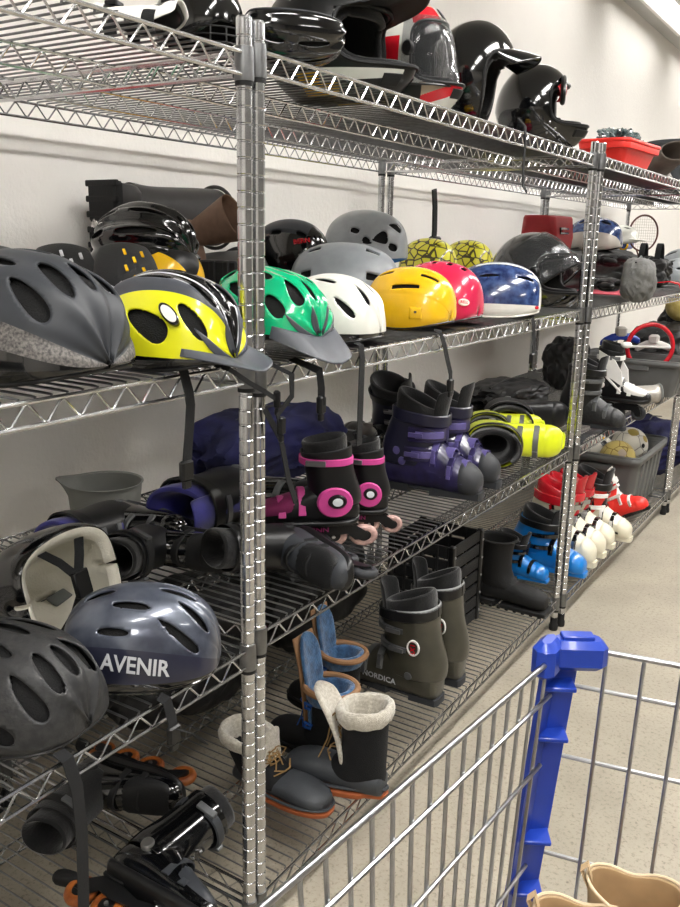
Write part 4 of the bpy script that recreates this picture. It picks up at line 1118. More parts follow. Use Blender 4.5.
# ---- second level: helmets lying near the left
d = Dome(.15, .15, .22, .135, .6, (.012, .03, .03), disp=lambda th, ph: .03*np.exp(-((np.abs(ph)-34)/8.)**2)-.02*np.exp(-((np.abs(ph)-16)/8.)**2))
h = helmet('scuffed charcoal bike helmet, nearest on the second shelf at the left edge', d, 'charcoal_worn',
  [(50, 0, 15, 5, 0, .3), (2, 0, 17, 5.5), (-44, 0, 14, 5.5), (48, 24, 18, 5.5, 18, .4), (4, 24, 18, 5.5, 10), (-40, 26, 15, 6), (44, 52, 19, 5.5, 26, .5), (4, 50, 19, 6.5, 20, .3), (-40, 54, 14, 6), (22, 80, 18, 6, 18, .3), (-22, 80, 16, 6)], rim='satin_black', decals=[dome_oval(18, -70, .02, .007, 'satin_black', None, -30)])
pl(h, 'charcoal', 'A2')
hang(h, [(.0, -.46, .69), (.02, -.46, .685), (.03, -.455, .64), (.028, -.45, .56), (.026, -.452, .46), (.026, -.455, .42)], (0, 1, 0), .02, buckle=False)
d = Dome(.145, .15, .205, .13, .6, (.006, .022, .028), disp=lambda th, ph: -.012*np.exp(-((np.abs(ph)-16)/5.)**2)-.012*np.exp(-((np.abs(ph)-50)/5.)**2))
def mf(th, ph):
    a = np.abs(ph); return np.where(a > 91, 2, np.where(a > 66+.1*th, 1, 0))
h = helmet('metallic grey bike helmet with white lettering, on the second shelf by the near post', d, 'avenir_shell',
  [(30, 8, 15, 3.2, 0), (-30, 10, 13, 3.2), (46, 30, 18, 3.6, 24, .3), (-4, 30, 14, 3.6, 10), (34, 54, 20, 3.8, 30, .4), (-16, 52, 12, 3, 8)], matf=mf, mats=[M['avenir_shell'], M['avenir_side'], M['gloss_black']], rim='gloss_black',
  nu=120, nv=110, isos=(lambda th, ph: np.abs(ph)-(66+.1*th),), decals=[dome_text('AVENIR', .036, 1, -77, 'silver_decal', -6, off=.006)])
pl(h, 'avenir', 'A2')
hang(h, [(.01, -.27, .69), (.022, -.265, .685), (.03, -.262, .65), (.03, -.26, .625)], (0, 1, 0), .019)
hang(h, [(.03, -.258, .635), (.045, -.235, .62), (.05, -.21, .59)], (1, 0, 0), .019, buckle=False)
# open helmet lying on its side, white foam inside
d = Dome(.13, .13, .22, .17, .5, (.02, .03, .03))
t = thing('bike_helmet', 'black helmet turned on its side showing cream foam and black straps inside', 'helmet')
th = np.linspace(-89.9, 89.9, 80); ph = np.linspace(-110, 110, 80); U, V = np.meshgrid(th, ph, indexing='ij')
b = MB(); sd = holes_sdf(d, [(20, 34, 14, 4), (-30, 34, 14, 4)])
cut_grid(b, d, U, V, M['gloss_black'], sd); b.build('shell', t, solid=.003)
b = MB(); cut_grid(b, lambda u, v: d(u, v, .985), U, V, M['eps_white'], sd); b.build('foam_liner', t, solid=.026)
for a_, p_, r_ in ((0, 0, 0), (40, 30, 20), (-40, -40, 10), (10, 60, 0)):
    q = MB(); U3, V3 = np.meshgrid(np.linspace(a_-14, a_+14, 8), np.linspace(p_-9, p_+9, 6), indexing='ij'); q.grid(d(U3, V3, .79), M['eps_pad']); q.build('comfort_pad', t, solid=.008, sub=1)
q = MB(); q.ribbon([d(np.array(30.), np.array(v_), .82) for v_ in np.linspace(-60, 70, 12)], .024, .003, (1, 0, 0), M['brown_tape']); q.build('tape_strip', t)
for sg in (1, -1):
    q = MB(); q.ribbon([(.06, sg*.085, -.01), (.035, sg*.05, -.035), (.01, sg*.012, -.045)], .02, .002, (1, 0, 0), M['black_strap']); q.build('chin_strap', t)
    q = MB(); q.ribbon([(-.06, sg*.085, -.01), (-.02, sg*.05, -.035), (.01, sg*.012, -.045)], .02, .002, (1, 0, 0), M['black_strap']); q.build('chin_strap', t)
q = MB(); q.box((.01, 0, -.05), (.04, .05, .012), M['satin_black']); q.build('strap_buckle', t)
for bt, a_, p_ in (('ROCK', 30, 40), ('WER', 20, -60)): dome_text(bt, .03, a_, p_, 'gold_print', 0, off=.004)(t, d)
pl(t, 'foam', 'A2')

# ---- top level: motorcycle helmets
def mf(az, el):
    a = np.abs(az)
    return np.where((el < -26) & (a < 100), np.where((el > -38-.10*(a-60)) & (a > 14) & (a < 78), 1, np.where((a > 60) & (el < -30), 2, 0)), 0)
F = Full(.14, .15, .135, .14, .125, .075, cut=-55)
h = full_helmet('black off-road helmet with white chin guard, left of the red white one', F, 'matte_black', (0, 2, 60, 24), matf=mf, mats=[M['satin_black'], M['white_shell'], M['yellow_skate']], peak=(.09, -.01, 60, 'matte_black'), inner='black_fabric', trim='matte_black', isos=(lambda a, e: e+38+.1*(np.abs(a)-60), lambda a, e: e+26),
  badges=[face_patch('chin_vent', F, (-30, -14), (-42, -30), 'matte_black', 1.02), face_patch('chin_vent', F, (14, 30), (-42, -30), 'matte_black', 1.02)])
pl(h, 'mx', 'S4')
F = Full(.135, .145, .128, .15, .13, .05, cut=-58, taper=.16)
def mf(az, el):
    a = np.abs(az); s_ = (el+a*.35)
    m = np.zeros(az.shape, int); m = np.where((el > 34) & (a > 18) & (a < 62+el*.3), 1, m); m = np.where((el > 34) & (a < 10), 2, m); m = np.where((el > 60), 2, m)
    m = np.where((el < -20) & (np.abs(s_+22-.0*a) < 7), 1, m); m = np.where((el < -20) & (s_ > -15) & (s_ < 0), 2, m); m = np.where((el < -24) & (a > 62) & (a < 110), 3, m); m = np.where((a > 90) & (np.abs(el) < 22), 1, m); return m
h = full_helmet('red, white and beige full-face motorcycle helmet with a clear visor', F, 'silver_paint', (0, 8, 74, 30), matf=mf, isos=(lambda a, e: e+np.abs(a)*.35+15, lambda a, e: e+np.abs(a)*.35+29, lambda a, e: np.abs(a)-(62+e*.3), lambda a, e: e-34), mats=[M['white_shell'], M['red_gloss'], M['tan_paint'], M['satin_black']], visor=('smoke_visor', 1.03),
  badges=[face_patch('forehead_vent', F, (-12, 12), (44, 56), 'satin_black', 1.03), face_patch('chin_vent', F, (-22, 22), (-38, -27), 'matte_black', 1.02)])
pl(h, 'redwhite', 'S4')
F = Full(.135, .15, .13, .15, .13, .0, cut=-50, taper=.12)
h = full_helmet('glossy black open-face helmet with a black peak and silver snap studs', F, 'gloss_black', (0, -30, 70, 54, .5), peak=(.085, .035, 58, 'gloss_black', 30), badges=[studs(F, [(-100, -20), (-112, -32), (100, -20), (112, -32)])], name='open_face_helmet', trim='black_rubber')
pl(h, 'openface', 'S4')
F = Full(.13, .14, .125, .13, .12, .075, cut=-52)
h = full_helmet('glossy black full-face helmet without visor, beside the second double post', F, 'gloss_black', (0, 6, 62, 26), badges=[studs(F, [(-72, 8), (72, 8)], 'gloss_black', .02), studs(F, [(-64, -18), (-56, -26), (-66, -32), (-50, -34)], 'buckle_metal', .004), face_patch('chin_bar_vent', F, (-30, 30), (-36, -26), 'satin_black', 1.02)], trim='satin_black', peak=None)
pl(h, 'blackfull', 'S4')
# goggle hanging in its opening
t = thing('goggle', 'black and red goggle tucked in the opening of the black full-face helmet', 'goggles')
q = MB(); rings = []
for k in range(24):
    a = 2*PI*k/24; rings.append((.0, .07*math.cos(a), .034*math.sin(a)))
q.tube(rings, .008, M['satin_black'], 8, closed=True); q.build('goggle_frame', t)
q = MB(); q.grid([[(.012-.02*(u*u)-.01*v*v, .066*u*math.sqrt(max(0, 1-.3*v*v)), .03*v*math.sqrt(max(0, 1-.4*u*u))) for v in np.linspace(-1, 1, 8)] for u in np.linspace(-1, 1, 14)], M['red_dark']); q.build('lens', t, solid=.002)
pl(t, 'goggle', 1.80)
d = Dome(.16, .15, .21, .12, .55, (.004, .02, .02), disp=lambda th, ph: .03*np.cos(np.radians(ph)*10))
h = helmet('ribbed glossy black helmet turned upside down on the top shelf by the near post', d, 'gloss_black', [(30, 20, 20, 3), (-26, 20, 18, 3), (20, 54, 20, 3), (-34, 54, 16, 3)], rim='dark_grey_shell')
pl(h, 'inverted', 'S4')
# caged black helmet
d = Dome(.13, .13, .2, .13, .55, (.0, .05, .04))
h = helmet('black helmet with a wire face cage on the top shelf left', d, 'gloss_black', [(30, 30, 8, 3), (-20, 30, 8, 3)], nu=70, nv=60)
q = MB()
for i in range(6):
    z = -.02-.02*i; q.tube([(.05+.1*math.cos(a), .1*math.sin(a), z) for a in np.linspace(-1.4, 1.4, 14)], .0025, M['satin_black'], 6)
for a in (-.9, -.45, 0, .45, .9): q.tube([(.05+.1*math.cos(a), .1*math.sin(a), -.02), (.05+.1*math.cos(a), .1*math.sin(a), -.12)], .0025, M['satin_black'], 6)
q.build('face_cage', h); pl(h, 'caged', 'A4')
# shin guard style plate
def plate(label, m, edge, L, W, key, level, name, cat, dz=0., bend=1.3):
    t = thing(name, label, cat)
    P = []
    for u in np.linspace(-1, 1, 22):
        r = []
        w = W*(1-.25*u*u)*(1 if abs(u) < .9 else .8)
        for v in np.linspace(-1, 1, 14):
            a = v*bend; r.append((L/2*u, w/2*math.sin(a)/math.sin(bend), w*.5*(math.cos(a)-math.cos(bend))+.03*abs(u)**3))
        P.append(r)
    b = MB(); b.grid(P, M[m]); b.build('guard_shell', t, solid=.004, sub=1)
    P2 = np.array(P)*np.array([.9, .86, .86]); b = MB(); b.grid(P2, M[edge]); b.build('padding', t, solid=.01, sub=1)
    for x in (-L*.22, L*.22):
        s_ = MB(); s_.ribbon([(x, W/2*math.cos(a), W*.36*math.sin(a)) for a in np.linspace(-PI*.15, PI*1.15, 16)], .03, .003, (1, 0, 0), M['black_strap']); s_.build('elastic_strap', t)
    for x, z_ in ((L*.36, 0), (-L*.3, 0)):
        s_ = MB(); s_.box((x, 0, W*.5*(1-math.cos(bend))+.01), (.03, W*.3, .012), M[edge]); s_.build('vent_cap', t)
    pl(t, key, level, dz=dz); return t
plate('white and black body guard on the top shelf, left of the caged helmet', 'white_plain', 'satin_black', .2, .12, 'topguard', 'A4', 'body_guard', 'pad')
def tote(label, key, level, L, W, H, m, group=None, ribs=5):
    t = thing('storage_tote', label, 'tote', group)
    def ring(z, k, n=10):
        out = []; w, l = W/2*k, L/2*k; r = .04*k
        for cx, cy, q0 in ((w-r, l-r, 0), (-w+r, l-r, 90), (-w+r, -l+r, 180), (w-r, -l+r, 270)):
            for i in range(n): q = R(q0+90*i/(n-1)); out.append((cx+r*math.cos(q), cy+r*math.sin(q), z))
        return out
    b = MB(); b.loft([ring(0, .84), ring(.004, .86), ring(H*.5, .93), ring(H*.92, .985), ring(H*.925, 1.0), ring(H, 1.005)], M[m], True, False); b.build('bin_body', t, solid=.0035)
    rm = MB(); rm.loft([ring(H-.004, 1.0), ring(H-.002, 1.05), ring(H+.006, 1.05), ring(H+.008, 1.0)], M[m], False, False); rm.loft([ring(H-.03, 1.05), ring(H, 1.055)], M[m], False, False); rm.build('rim', t, solid=.003)
    for sx in (1, -1):
        for i in range(ribs):
            y = (i-(ribs-1)/2)*L*.72/ribs
            q = MB(); q.loft([[(sx*(W/2*k-.004), y-.018, z), (sx*(W/2*k+.008), y-.014, z), (sx*(W/2*k+.008), y+.014, z), (sx*(W/2*k-.004), y+.018, z)] for z, k in ((.02, .86), (H*.5, .93), (H*.9, .98))], M[m]); q.build('rib', t)
    for sy in (1, -1):
        q = MB(); q.box((0, sy*(L/2*.985+.006), H*.8), (W*.4, .016, .03), M[m]); q.build('grip', t)
        q = MB(); q.lathe([(.001, .003), (.009, .002), (.01, -.004)], M['white_plain'], 16, (W*.3, -(L/2*.96)-.002, H*.55), 'y', True)
    pl(t, key, level); return t
def ball(label, key, z, r, m, group=None, patch=None):
    t = thing('ball', label, 'ball', group); b = MB()
    b.grid([[(r*math.sin(u)*math.cos(v), r*math.sin(u)*math.sin(v), r*math.cos(u)) for v in np.linspace(0, 2*PI, 41)] for u in np.linspace(0.001, PI-.001, 24)], M[m]); b.build('cover', t)
    for i, (a, e, s_, mm) in enumerate(patch or []):
        q = MB(); U, V = np.meshgrid(np.linspace(-s_, s_, 8), np.linspace(-s_, s_, 8), indexing='ij')
        n = Vector((math.cos(R(e))*math.cos(R(a)), math.cos(R(e))*math.sin(R(a)), math.sin(R(e)))); ux = n.orthogonal().normalized(); uy = n.cross(ux)
        q.grid([[ (n+ux*u*math.sqrt(max(0,1-.4*(v/s_)**2))+uy*v*math.sqrt(max(0,1-.4*(u/s_)**2))).normalized()*(r+.0012) for u, v in zip(ru, rv)] for ru, rv in zip(U, V)], M[mm]); q.build('printed_panel', t)
    return pl(t, key, z)

# ---- top shelf, right part
t = thing('plastic_sled', 'bright red plastic tray tipped on the top shelf past the second double post', 'tray')
b = MB()
def rr(z, w, l, r, n=8):
    out = []
    for cx, cy, q0 in ((w-r, l-r, 0), (-w+r, l-r, 90), (-w+r, -l+r, 180), (w-r, -l+r, 270)):
        for i in range(n): q = R(q0+90*i/(n-1)); out.append((cx+r*math.cos(q), cy+r*math.sin(q), z))
    return out
b.loft([rr(0, .1, .26, .05), rr(.004, .11, .27, .05), rr(.07, .15, .33, .06), rr(.072, .175, .36, .07), (rr(.095, .18, .365, .07))], M['red_plastic'], True, False); b.build('tray_body', t, solid=.004)
b = MB(); b.tube(rr(.096, .18, .365, .07), .006, M['red_plastic'], 8, closed=True); b.build('rolled_rim', t); pl(t, 'redtray', 'S4')
t = thing('plastic_bag', 'crumpled dark teal plastic film piled inside the red tray', 'plastic bag'); b = MB(); lump(b, (0, 0, 0), (.22, .42, .15), M['teal_film'], 5, .5, 3.2, 2.2, 5); b.build('film', t, angle=25); pl(t, 'film', 1.7)
t = thing('boot', 'grey brown boot lying on the top shelf right of the red tray', 'boot'); b = MB()
b.loft([sup(.09, .06, 24, 2.2, z, cx, 0, tl) for z, cx, tl in ((.0, 0, 0), (.05, .0, 0), (.12, -.02, .01), (.2, -.03, .02), (.3, -.03, .03))], M['brown_grey'], True, False); b.build('shaft', t, sub=1, solid=.008)
b = MB(); b.loft([sec(x, w, zb, zt) for x, w, zb, zt in ((-.1, .03, 0, .06), (-.06, .05, 0, .1), (.06, .05, 0, .1), (.14, .05, 0, .08), (.2, .025, 0, .05))], M['brown_grey']); b.build('foot_shell', t, sub=1); pl(t, 'topboot', 'S4')
t = thing('bucket', 'dark grey round bucket on the top shelf at the right edge', 'bucket'); b = MB()
b.lathe([(.001, 0), (.12, 0), (.125, .004), (.15, .22), (.156, .222), (.157, .235), (.15, .236), (.146, .222), (.121, .008), (.001, .008)], M['dark_bucket'], 40); b.build('body', t)
b = MB(); b.tube([(0, .157*math.cos(a), .2-.1*math.sin(a)) for a in np.linspace(0, PI, 20)], .003, M['buckle_metal'], 6); b.build('handle', t); pl(t, 'bucket', 'S4')
for k, lv, pts, lab in (('s1', 0, [(.0, -.53, 1.74), (.016, -.53, 1.72), (.02, -.53, 1.69), (.02, -.53, 1.6), (.02, -.53, 1.53)], 'wide black webbing strap hanging from the top shelf at the upper left'),
                    ('s2', 0, [(.0, 1.11, 1.72), (.02, 1.11, 1.70), (.024, 1.11, 1.66), (.02, 1.115, 1.6), (.022, 1.12, 1.55), (.03, 1.13, 1.535)], 'thin dark grey strap hanging from the top shelf below the black helmets')):
    b = MB(); w = .028 if k == 's1' else .014; b.ribbon(pts, w, .002, (0, 1, 0), M['black_strap']); t = b.build('webbing_strap'); tag(t, lab, 'strap')

# ---- third level, left: boots and guards behind the helmets
def rubber_boot(label, m, key, level, name='rubber_boot', dz=0., cat='boot', sole='black_rubber', h=.34):
    t = thing(name, label, cat)
    b = MB(); K = [(.07, -.01, .1, .05), (.11, -.035, .068, .052), (.16, -.04, .062, .056), (.24, -.038, .068, .062), (h, -.036, .075, .068)]
    b.loft([sup(rx, ry, 26, 2.1, z, cx) for z, cx, rx, ry in K], M[m], False, False); b.build('shaft', t, sub=1, solid=.005)
    b = MB(); b.loft([sec(x, w, zb, zt) for x, w, zb, zt in ((-.105, .03, .01, .07), (-.09, .044, .008, .1), (-.03, .048, .012, .1), (.04, .047, .012, .1), (.1, .052, .008, .09), (.16, .05, .006, .078), (.19, .03, .01, .06))], M[m]); b.build('foot_shell', t, sub=1)
    b = MB(); b.tube([(x, y, h-.004) for x, y, z in sup(.078, .071, 40, 2.1, 0, -.036)], .005, M[m], 8, closed=True); b.build('top_welt', t)
    b = MB(); b.box((-.06, 0, .002), (.09, .09, .03), M[sole]); b.box((.1, 0, .0), (.19, .1, .018), M[sole])
    for i in range(9): b.box((-.1+i*.034, 0, -.008), (.014, .1, .012), M[sole])
    b.build('lug_sole', t); pl(t, key, level, dz=dz); return t
rubber_boot('long dark grey rubber boot lying on its side along the wall at the left', 'skin_rubber', 'rubberboot', 'A3', dz=.1, h=.38)
rubber_boot('second dark rubber boot lying under the first against the wall', 'skin_rubber', 'rubberboot2', 'A3', h=.36)
t = thing('leather_boot', 'brown leather boot shaft leaning on the dark rubber boots behind the near post', 'boot'); b = MB()
b.loft([sup(.05+.01*i, .03+.006*i, 22, 2.2, .045*i, .01*i) for i in range(7)], M['brown_leather'], True, False); b.build('shaft', t, sub=1, solid=.004)
b = MB(); b.loft([sec(x, w, zb, zt) for x, w, zb, zt in ((-.07, .025, -.03, .04), (-.03, .036, -.035, .06), (.06, .036, -.035, .04), (.13, .034, -.035, .02), (.16, .02, -.03, .005))], M['brown_leather']); b.build('foot_shell', t, sub=1); pl(t, 'leather', 'A3', dz=.07)
for key, lab in (('knee1', 'black perforated knee guard with grey markings behind the large dark grey helmet'), ('knee2', 'black perforated knee guard with yellow inside, left of the ribbed black helmet')):
    t = thing('knee_guard', lab, 'knee guard', 'black knee guards by the wall')
    kz = lambda x, y: .05-2.2*x*x-6.*y*y
    b = MB(); P = [[(.11*u, .07*v*(1-.3*u*u), kz(.11*u, .07*v*(1-.3*u*u))) for v in np.linspace(-1, 1, 14)] for u in np.linspace(-1, 1, 20)]
    b.grid(P, M['matte_black']); b.build('guard_shell', t, solid=.006, sub=1)
    for i in range(3):
        for j in range(5):
            q = MB(); x = -.06+.026*j; y_ = .034-.018*i; p = (x, y_, kz(x, y_)+.002)
            q.box(p, (.016, .006, .004), M['yellow_skate' if key == 'knee2' else 'silver_decal'], (0, 0, .2)); 
            if (i+j) % 2 == 0: q.build('perforation', t)
    V = lettering('marking', 'X4', .04, lambda x, y: (x+.05, -.03+y, kz(x+.05, -.03+y)+.003), M['silver_decal'], t)
    for x in (-.06, .07):
        s_ = MB(); s_.ribbon([(x, .062*math.cos(a), .0+.05*math.sin(a)) for a in np.linspace(PI*1.05, PI*1.95, 12)], .03, .003, (1, 0, 0), M['black_strap']); s_.build('elastic_band', t)
    pl(t, key, 'A3', dz=.03)

# ---- third level, right
F = Full(.135, .14, .128, .14, .12, .04, cut=-45)
h = full_helmet('black full-face helmet with smoke visor flipped up, beside the navy helmet', F, 'gloss_black', (0, 6, 66, 26), visor=('smoke_visor', 1.04, 18, 8), visor_up=38, badges=[dome_oval(0, 0, .001, .001, 'gloss_black')] and [])
pl(h, 'ffvisor', 'S3')
t = thing('ski_boot_shell', 'red plastic open box shape lying behind the smoke visor helmet', 'plastic case'); b = MB()
b.loft([rr(0, .08, .12, .02), rr(.06, .085, .125, .02), rr(.14, .075, .14, .03), rr(.15, .07, .14, .03)], M['red_dark'], True, False); b.build('case_body', t, solid=.004)
b = MB(); b.box((.084, -.02, .085), (.01, .11, .03), M['gloss_black']); b.box((.09, -.02, .085), (.008, .08, .012), M['red_dark']); b.build('latch', t); t.name = 'plastic_case'; pl(t, 'redcase', 'S3', dz=.16)
d = Dome(.14, .14, .2, .14, .55, (.01, .03, .03))
h = helmet('navy and grey helmet resting on black gear just past the second double post', d, 'navy_shell', [(30, 30, 12, 4), (-20, 30, 12, 4)], matf=lambda th, ph: np.where(np.abs(ph) > 60, 1, 0), mats=[M['navy_shell'], M['silver_paint']], nu=70, nv=60); pl(h, 'navygrey', 'S3', dz=.12)
d = Dome(.12, .12, .18, .1, .6, (.01, .02, .02))
h = helmet('white peaked helmet tilted behind the navy and grey one', d, 'white_shell', [(30, 30, 12, 4)], nu=60, nv=50, visor=(.06, .01, 45, 'white_shell')); pl(h, 'whitepeak', 'S3', dz=.14)
def glove(label, m, key, level, seed, dz=0., cuffm='satin_black', group=None):
    t = thing('glove', label, 'glove', group)
    b = MB(); lump(b, (0, 0, .035), (.13, .11, .07), M[m], seed, .14, 2.4); b.build('palm', t)
    for i, (a, l) in enumerate(((-.28, .075), (-.1, .088), (.08, .085), (.26, .066))):
        y = -.04+.027*i; dx, dy = math.cos(a), math.sin(a); q = MB()
        q.tube([(.04, y, .04), (.04+dx*l*.45, y+dy*l*.4, .052), (.04+dx*l*.85, y+dy*l*.8, .044), (.04+dx*l*1.15, y+dy*l, .025), (.04+dx*l*1.2, y+dy*l, .02)], [.017, .018, .016, .013, .006], M[m], 10); q.build('finger', t, sub=1)
    q = MB(); q.tube([(-.03, -.045, .03), (.005, -.075, .035), (.04, -.085, .03), (.055, -.083, .027)], [.018, .019, .016, .007], M[m], 10); q.build('thumb', t, sub=1)
    q = MB(); q.loft([[(x, w*math.cos(2*PI*k/20), .036+hh*math.sin(2*PI*k/20)) for k in range(20)] for x, w, hh in ((-.05, .048, .03), (-.075, .046, .03), (-.1, .054, .035), (-.14, .06, .036))], M[cuffm], False, False); q.build('cuff', t, sub=1, solid=.006)
    q = MB(); q.ribbon([(-.075, .049*math.cos(a), .036+.034*math.sin(a)) for a in np.linspace(-.3, PI+.3, 14)], .022, .003, (1, 0, 0), M['black_strap']); q.build('wrist_strap', t)
    pl(t, key, level, dz=dz); return t
bag('grey padded elbow guard among black gear past the second double post', 'glove1', 'S3', (.11, .15, .15), 'glove_grey', 2, None, .12, name='elbow_guard', cat='pad')
glove('shiny black glove at the front of the shelf just past the second double post', 'satin_black', 'glove2', 'S3', 4)
glove('black glove lying on the black bag near the navy and grey helmet', 'matte_black', 'glove3', 'S3', 6, dz=.07)
bag('black crumpled bag at the back of the helmet shelf past the second double post', 'bagA', 'S3', (.34, 1.6, .19), 'black_bag', 3)
for k_, lv_, dm_, lab_ in (('padL', 'A3', (.3, .5, .085), 'flat black bag under the ribbed black helmet and the knee guards'), ('padM', 'S3', (.26, .5, .11), 'flat black bag under the light grey vented helmet at the back'), ('padR', 'S3', (.3, .56, .08), 'flat black bag under the two small yellow helmets')):
    bag(lab_, k_, lv_, dm_, 'black_bag', len(lab_), None, .08)
bag('black padded bag with tall looped handles on the helmet shelf at right', 'bagB', 'S3', (.22, .26, .16), 'black_bag', 8, .1)
bag('black bag at the back of the helmet shelf at the far right', 'bagC', 'S3', (.34, 1.0, .18), 'black_bag', 13)
t = thing('racket', 'brown framed racket standing up at the back of the helmet shelf on the right', 'racket')
b = MB(); b.tube([(.13*math.cos(a), 0, .16+.15*math.sin(a)) for a in np.linspace(0, 2*PI, 40)[:-1]], .008, M['racket_brown'], 8, closed=True); b.tube([(-.05, 0, .02), (-.015, 0, -.05), (0, 0, -.1)], .007, M['racket_brown'], 8); b.tube([(.05, 0, .02), (.015, 0, -.05), (0, 0, -.1)], .007, M['racket_brown'], 8); b.build('frame', t)
b = MB()
for i in range(13):
    x = -.12+.02*i; zz = .15*math.sqrt(max(0, 1-(x/.13)**2)); b.tube([(x, 0, .16-zz), (x, 0, .16+zz)], .0009, M['string_pale'], 4)
    z = .02+.0233*i; xx = .13*math.sqrt(max(0, 1-((z-.16)/.15)**2)); b.tube([(-xx, .001, z), (xx, .001, z)], .0009, M['string_pale'], 4)
b.build('strings', t); b = MB(); b.tube([(0, 0, -.09), (0, 0, -.26)], .014, M['black_rubber'], 10); b.build('grip', t); pl(t, 'racket', 'S3')
b = MB(); b.box((0, 0, 0), (.5, .8, .006), M['red_cloth'], ch=.002); t = b.build('shelf_liner'); tag(t, 'flat dull red liner lying on the helmet shelf past the second double post', 'liner'); pl(t, 'liner', 'S3')
for k, lab in (('vent1', 'grey striped vented helmet at the right edge of the helmet shelf, front one'), ('vent2', 'grey striped vented helmet at the right edge of the helmet shelf, behind the other')):
    d = Dome(.14, .14, .19, .12, .6, (.01, .025, .025))
    h = helmet(lab, d, 'grey_shell_light', [(30, 0, 24, 4), (-34, 0, 18, 4), (26, 28, 24, 4), (-36, 28, 18, 4), (14, 58, 26, 4.5)], nu=80, nv=70, group='grey striped helmets'); pl(h, k, 'S3', dz=0 if k == 'vent1' else .0)
t = thing('ski_pole_strap', 'red webbing strap drooping over the helmet shelf edge at the far right', 'strap'); b = MB(); b.ribbon([(-.1, 0, .02), (-.02, 0, .03), (.03, .0, .02), (.05, .02, -.03), (.06, .03, -.09), (.06, .04, -.16)], .05, .006, (0, 1, 0), M['red_gloss']); b.build('strap_band', t); t.name = 'webbing_strap'; pl(t, 'redstrap', 'S3', dz=0, skip=('nothing',)); t.location.z = 1.21
t = thing('flashlight', 'blue cylinder with yellow collar at the far right of the helmet shelf', 'tube'); b = MB(); b.lathe([(.001, -.1), (.03, -.1), (.032, -.09), (.032, .1), (.001, .1)], M['blue_plastic'], 20, (0, 0, 0), 'y', True); b.build('barrel', t)
b = MB(); b.lathe([(.034, -.14), (.04, -.13), (.04, -.1), (.03, -.09)], M['yellow_skate'], 20, (0, 0, 0), 'y'); b.build('collar', t, solid=.003); t.name = 'plastic_tube'; pl(t, 'bluetube', 'S3', dz=.14)
# thin upright strap stub by the wall
t = thing('buckle_strap', 'short black strap sticking up behind the small yellow helmets', 'strap'); b = MB(); b.ribbon([(0, 0, 0), (0, .005, .06), (0, .0, .14), (0, -.012, .2)], .03, .006, (0, 1, 0), M['black_strap']); b.build('strap_end', t); b = MB(); b.box((0, .01, .02), (.03, .05, .04), M['satin_black']); b.build('buckle_block', t); pl(t, 'stub', 'S3')

# ---- second level
t = thing('visor_bucket', 'grey plastic cup with a pointed lip by the wall on the second shelf', 'cup')
b = MB(); rings = []
for rr_, z in ((.001, 0), (.088, 0), (.094, .004), (.098, .06), (.102, .1), (.108, .104)):
    ring = []
    for k in range(40):
        q = 2*PI*k/40; e = max(0, math.cos(q-PI))**14
        ring.append((rr_*math.cos(q)-(.03*e if z > .09 else 0), rr_*math.sin(q), z+(.008*e if z > .09 else 0)))
    rings.append(ring)
b.loft(rings, M['grey_bucket'], False, False); b.build('cup_body', t, solid=.003); t.name = 'plastic_cup'; pl(t, 'cup', 'S2')
ski_boot('black ski boot lying with blue lined opening facing out, above metallic grey helmet', 'gloss_black', 'satin_black', liner='blue_liner', toe='satin_black', group=None, buckle='buckle_grey'); 
pl([o for o in C.objects if o.name.startswith('ski_boot') and o.parent is None][-1], 'skib1', 'S2')
def sb(key, level, *a, **k):
    dz = k.pop('dz', 0.); t = ski_boot(*a, **k); pl(t, key, level, dz=dz); return t
sb('skib2', 'S2', 'black ski boot lying by the wall behind the cream foam helmet, grey buckle up', 'gloss_black', 'satin_black', liner='blue_liner', buckle='buckle_grey')
sb('skib3', 'A2', 'navy ski boot mostly cut off at the left edge, behind the cream foam helmet', 'navy_shell', 'navy_shell', liner='blue_liner', buckle='buckle_grey')
bag('soft navy blue bag slumped against the wall behind the near post', 'navybag', 'S2', (.26, .5, .2), 'navy_fabric', 11, None, .2)
def ex(t):
    q = MB(); q.box((.03, -.05, .28), (.002, .018, .018), M['paper_white'], (0, 0, .2)); q.build('size_sticker', t)
def pink(t):
    for z in (.17, .19, .21, .23):
        pass
    for sg in (1, -1):
        q = MB(); q.loft([[(-.03+.045*math.cos(a)*k, sg*(.058+h_), .175+.05*math.sin(a)*k) for a in np.linspace(0, 2*PI, 24)[:-1]] for k, h_ in ((1, -.01), (1, 0), (.92, .004))], M['pink_skate']); q.build('side_panel', t)
        q = MB(); q.lathe([(.001, sg*.006), (.02, sg*.006), (.024, 0)], M['satin_black'], 20, (-.035, sg*.062, .18), 'y', True); q.lathe([(.001, sg*.009), (.013, sg*.008), (.014, 0)], M['paper_white'], 20, (-.035, sg*.062, .18), 'y', True); q.build('badge', t)
        lettering('lettering', 'SCHWINN', .022, plane_map((.03, sg*.0186, .066), (1 if sg < 0 else -1, 0, 0), (0, 0, 1)), M['pink_skate'], t)
        for i in range(5):
            q = MB(); q.tube([(.02+i*.024, sg*.044, .12+.02-i*.008), (.035+i*.024, sg*.04, .165-i*.016), (.05+i*.024, sg*.02, .19-i*.02)], .0025, M['satin_black'], 5); q.build('vamp_stripe', t)
t = inline_skate('pink and black inline skate standing on cream wheels behind the near post', mesh='magenta_mesh', accent='pink_skate', wheelm='wheel_cream', brake=False, extra=pink, group='pink and black inline skates'); pl(t, 'pinkskate', 'S2')
t2 = copy_tree(t); t2['label'] = 'second pink and black inline skate, turned away behind its twin'; pl(t2, 'pinkskate2', 'S2')
def sk(t):
    q = MB(); q.box((-.012, -.058, .3), (.02, .003, .018), M['paper_white']); q.build('price_sticker', t)
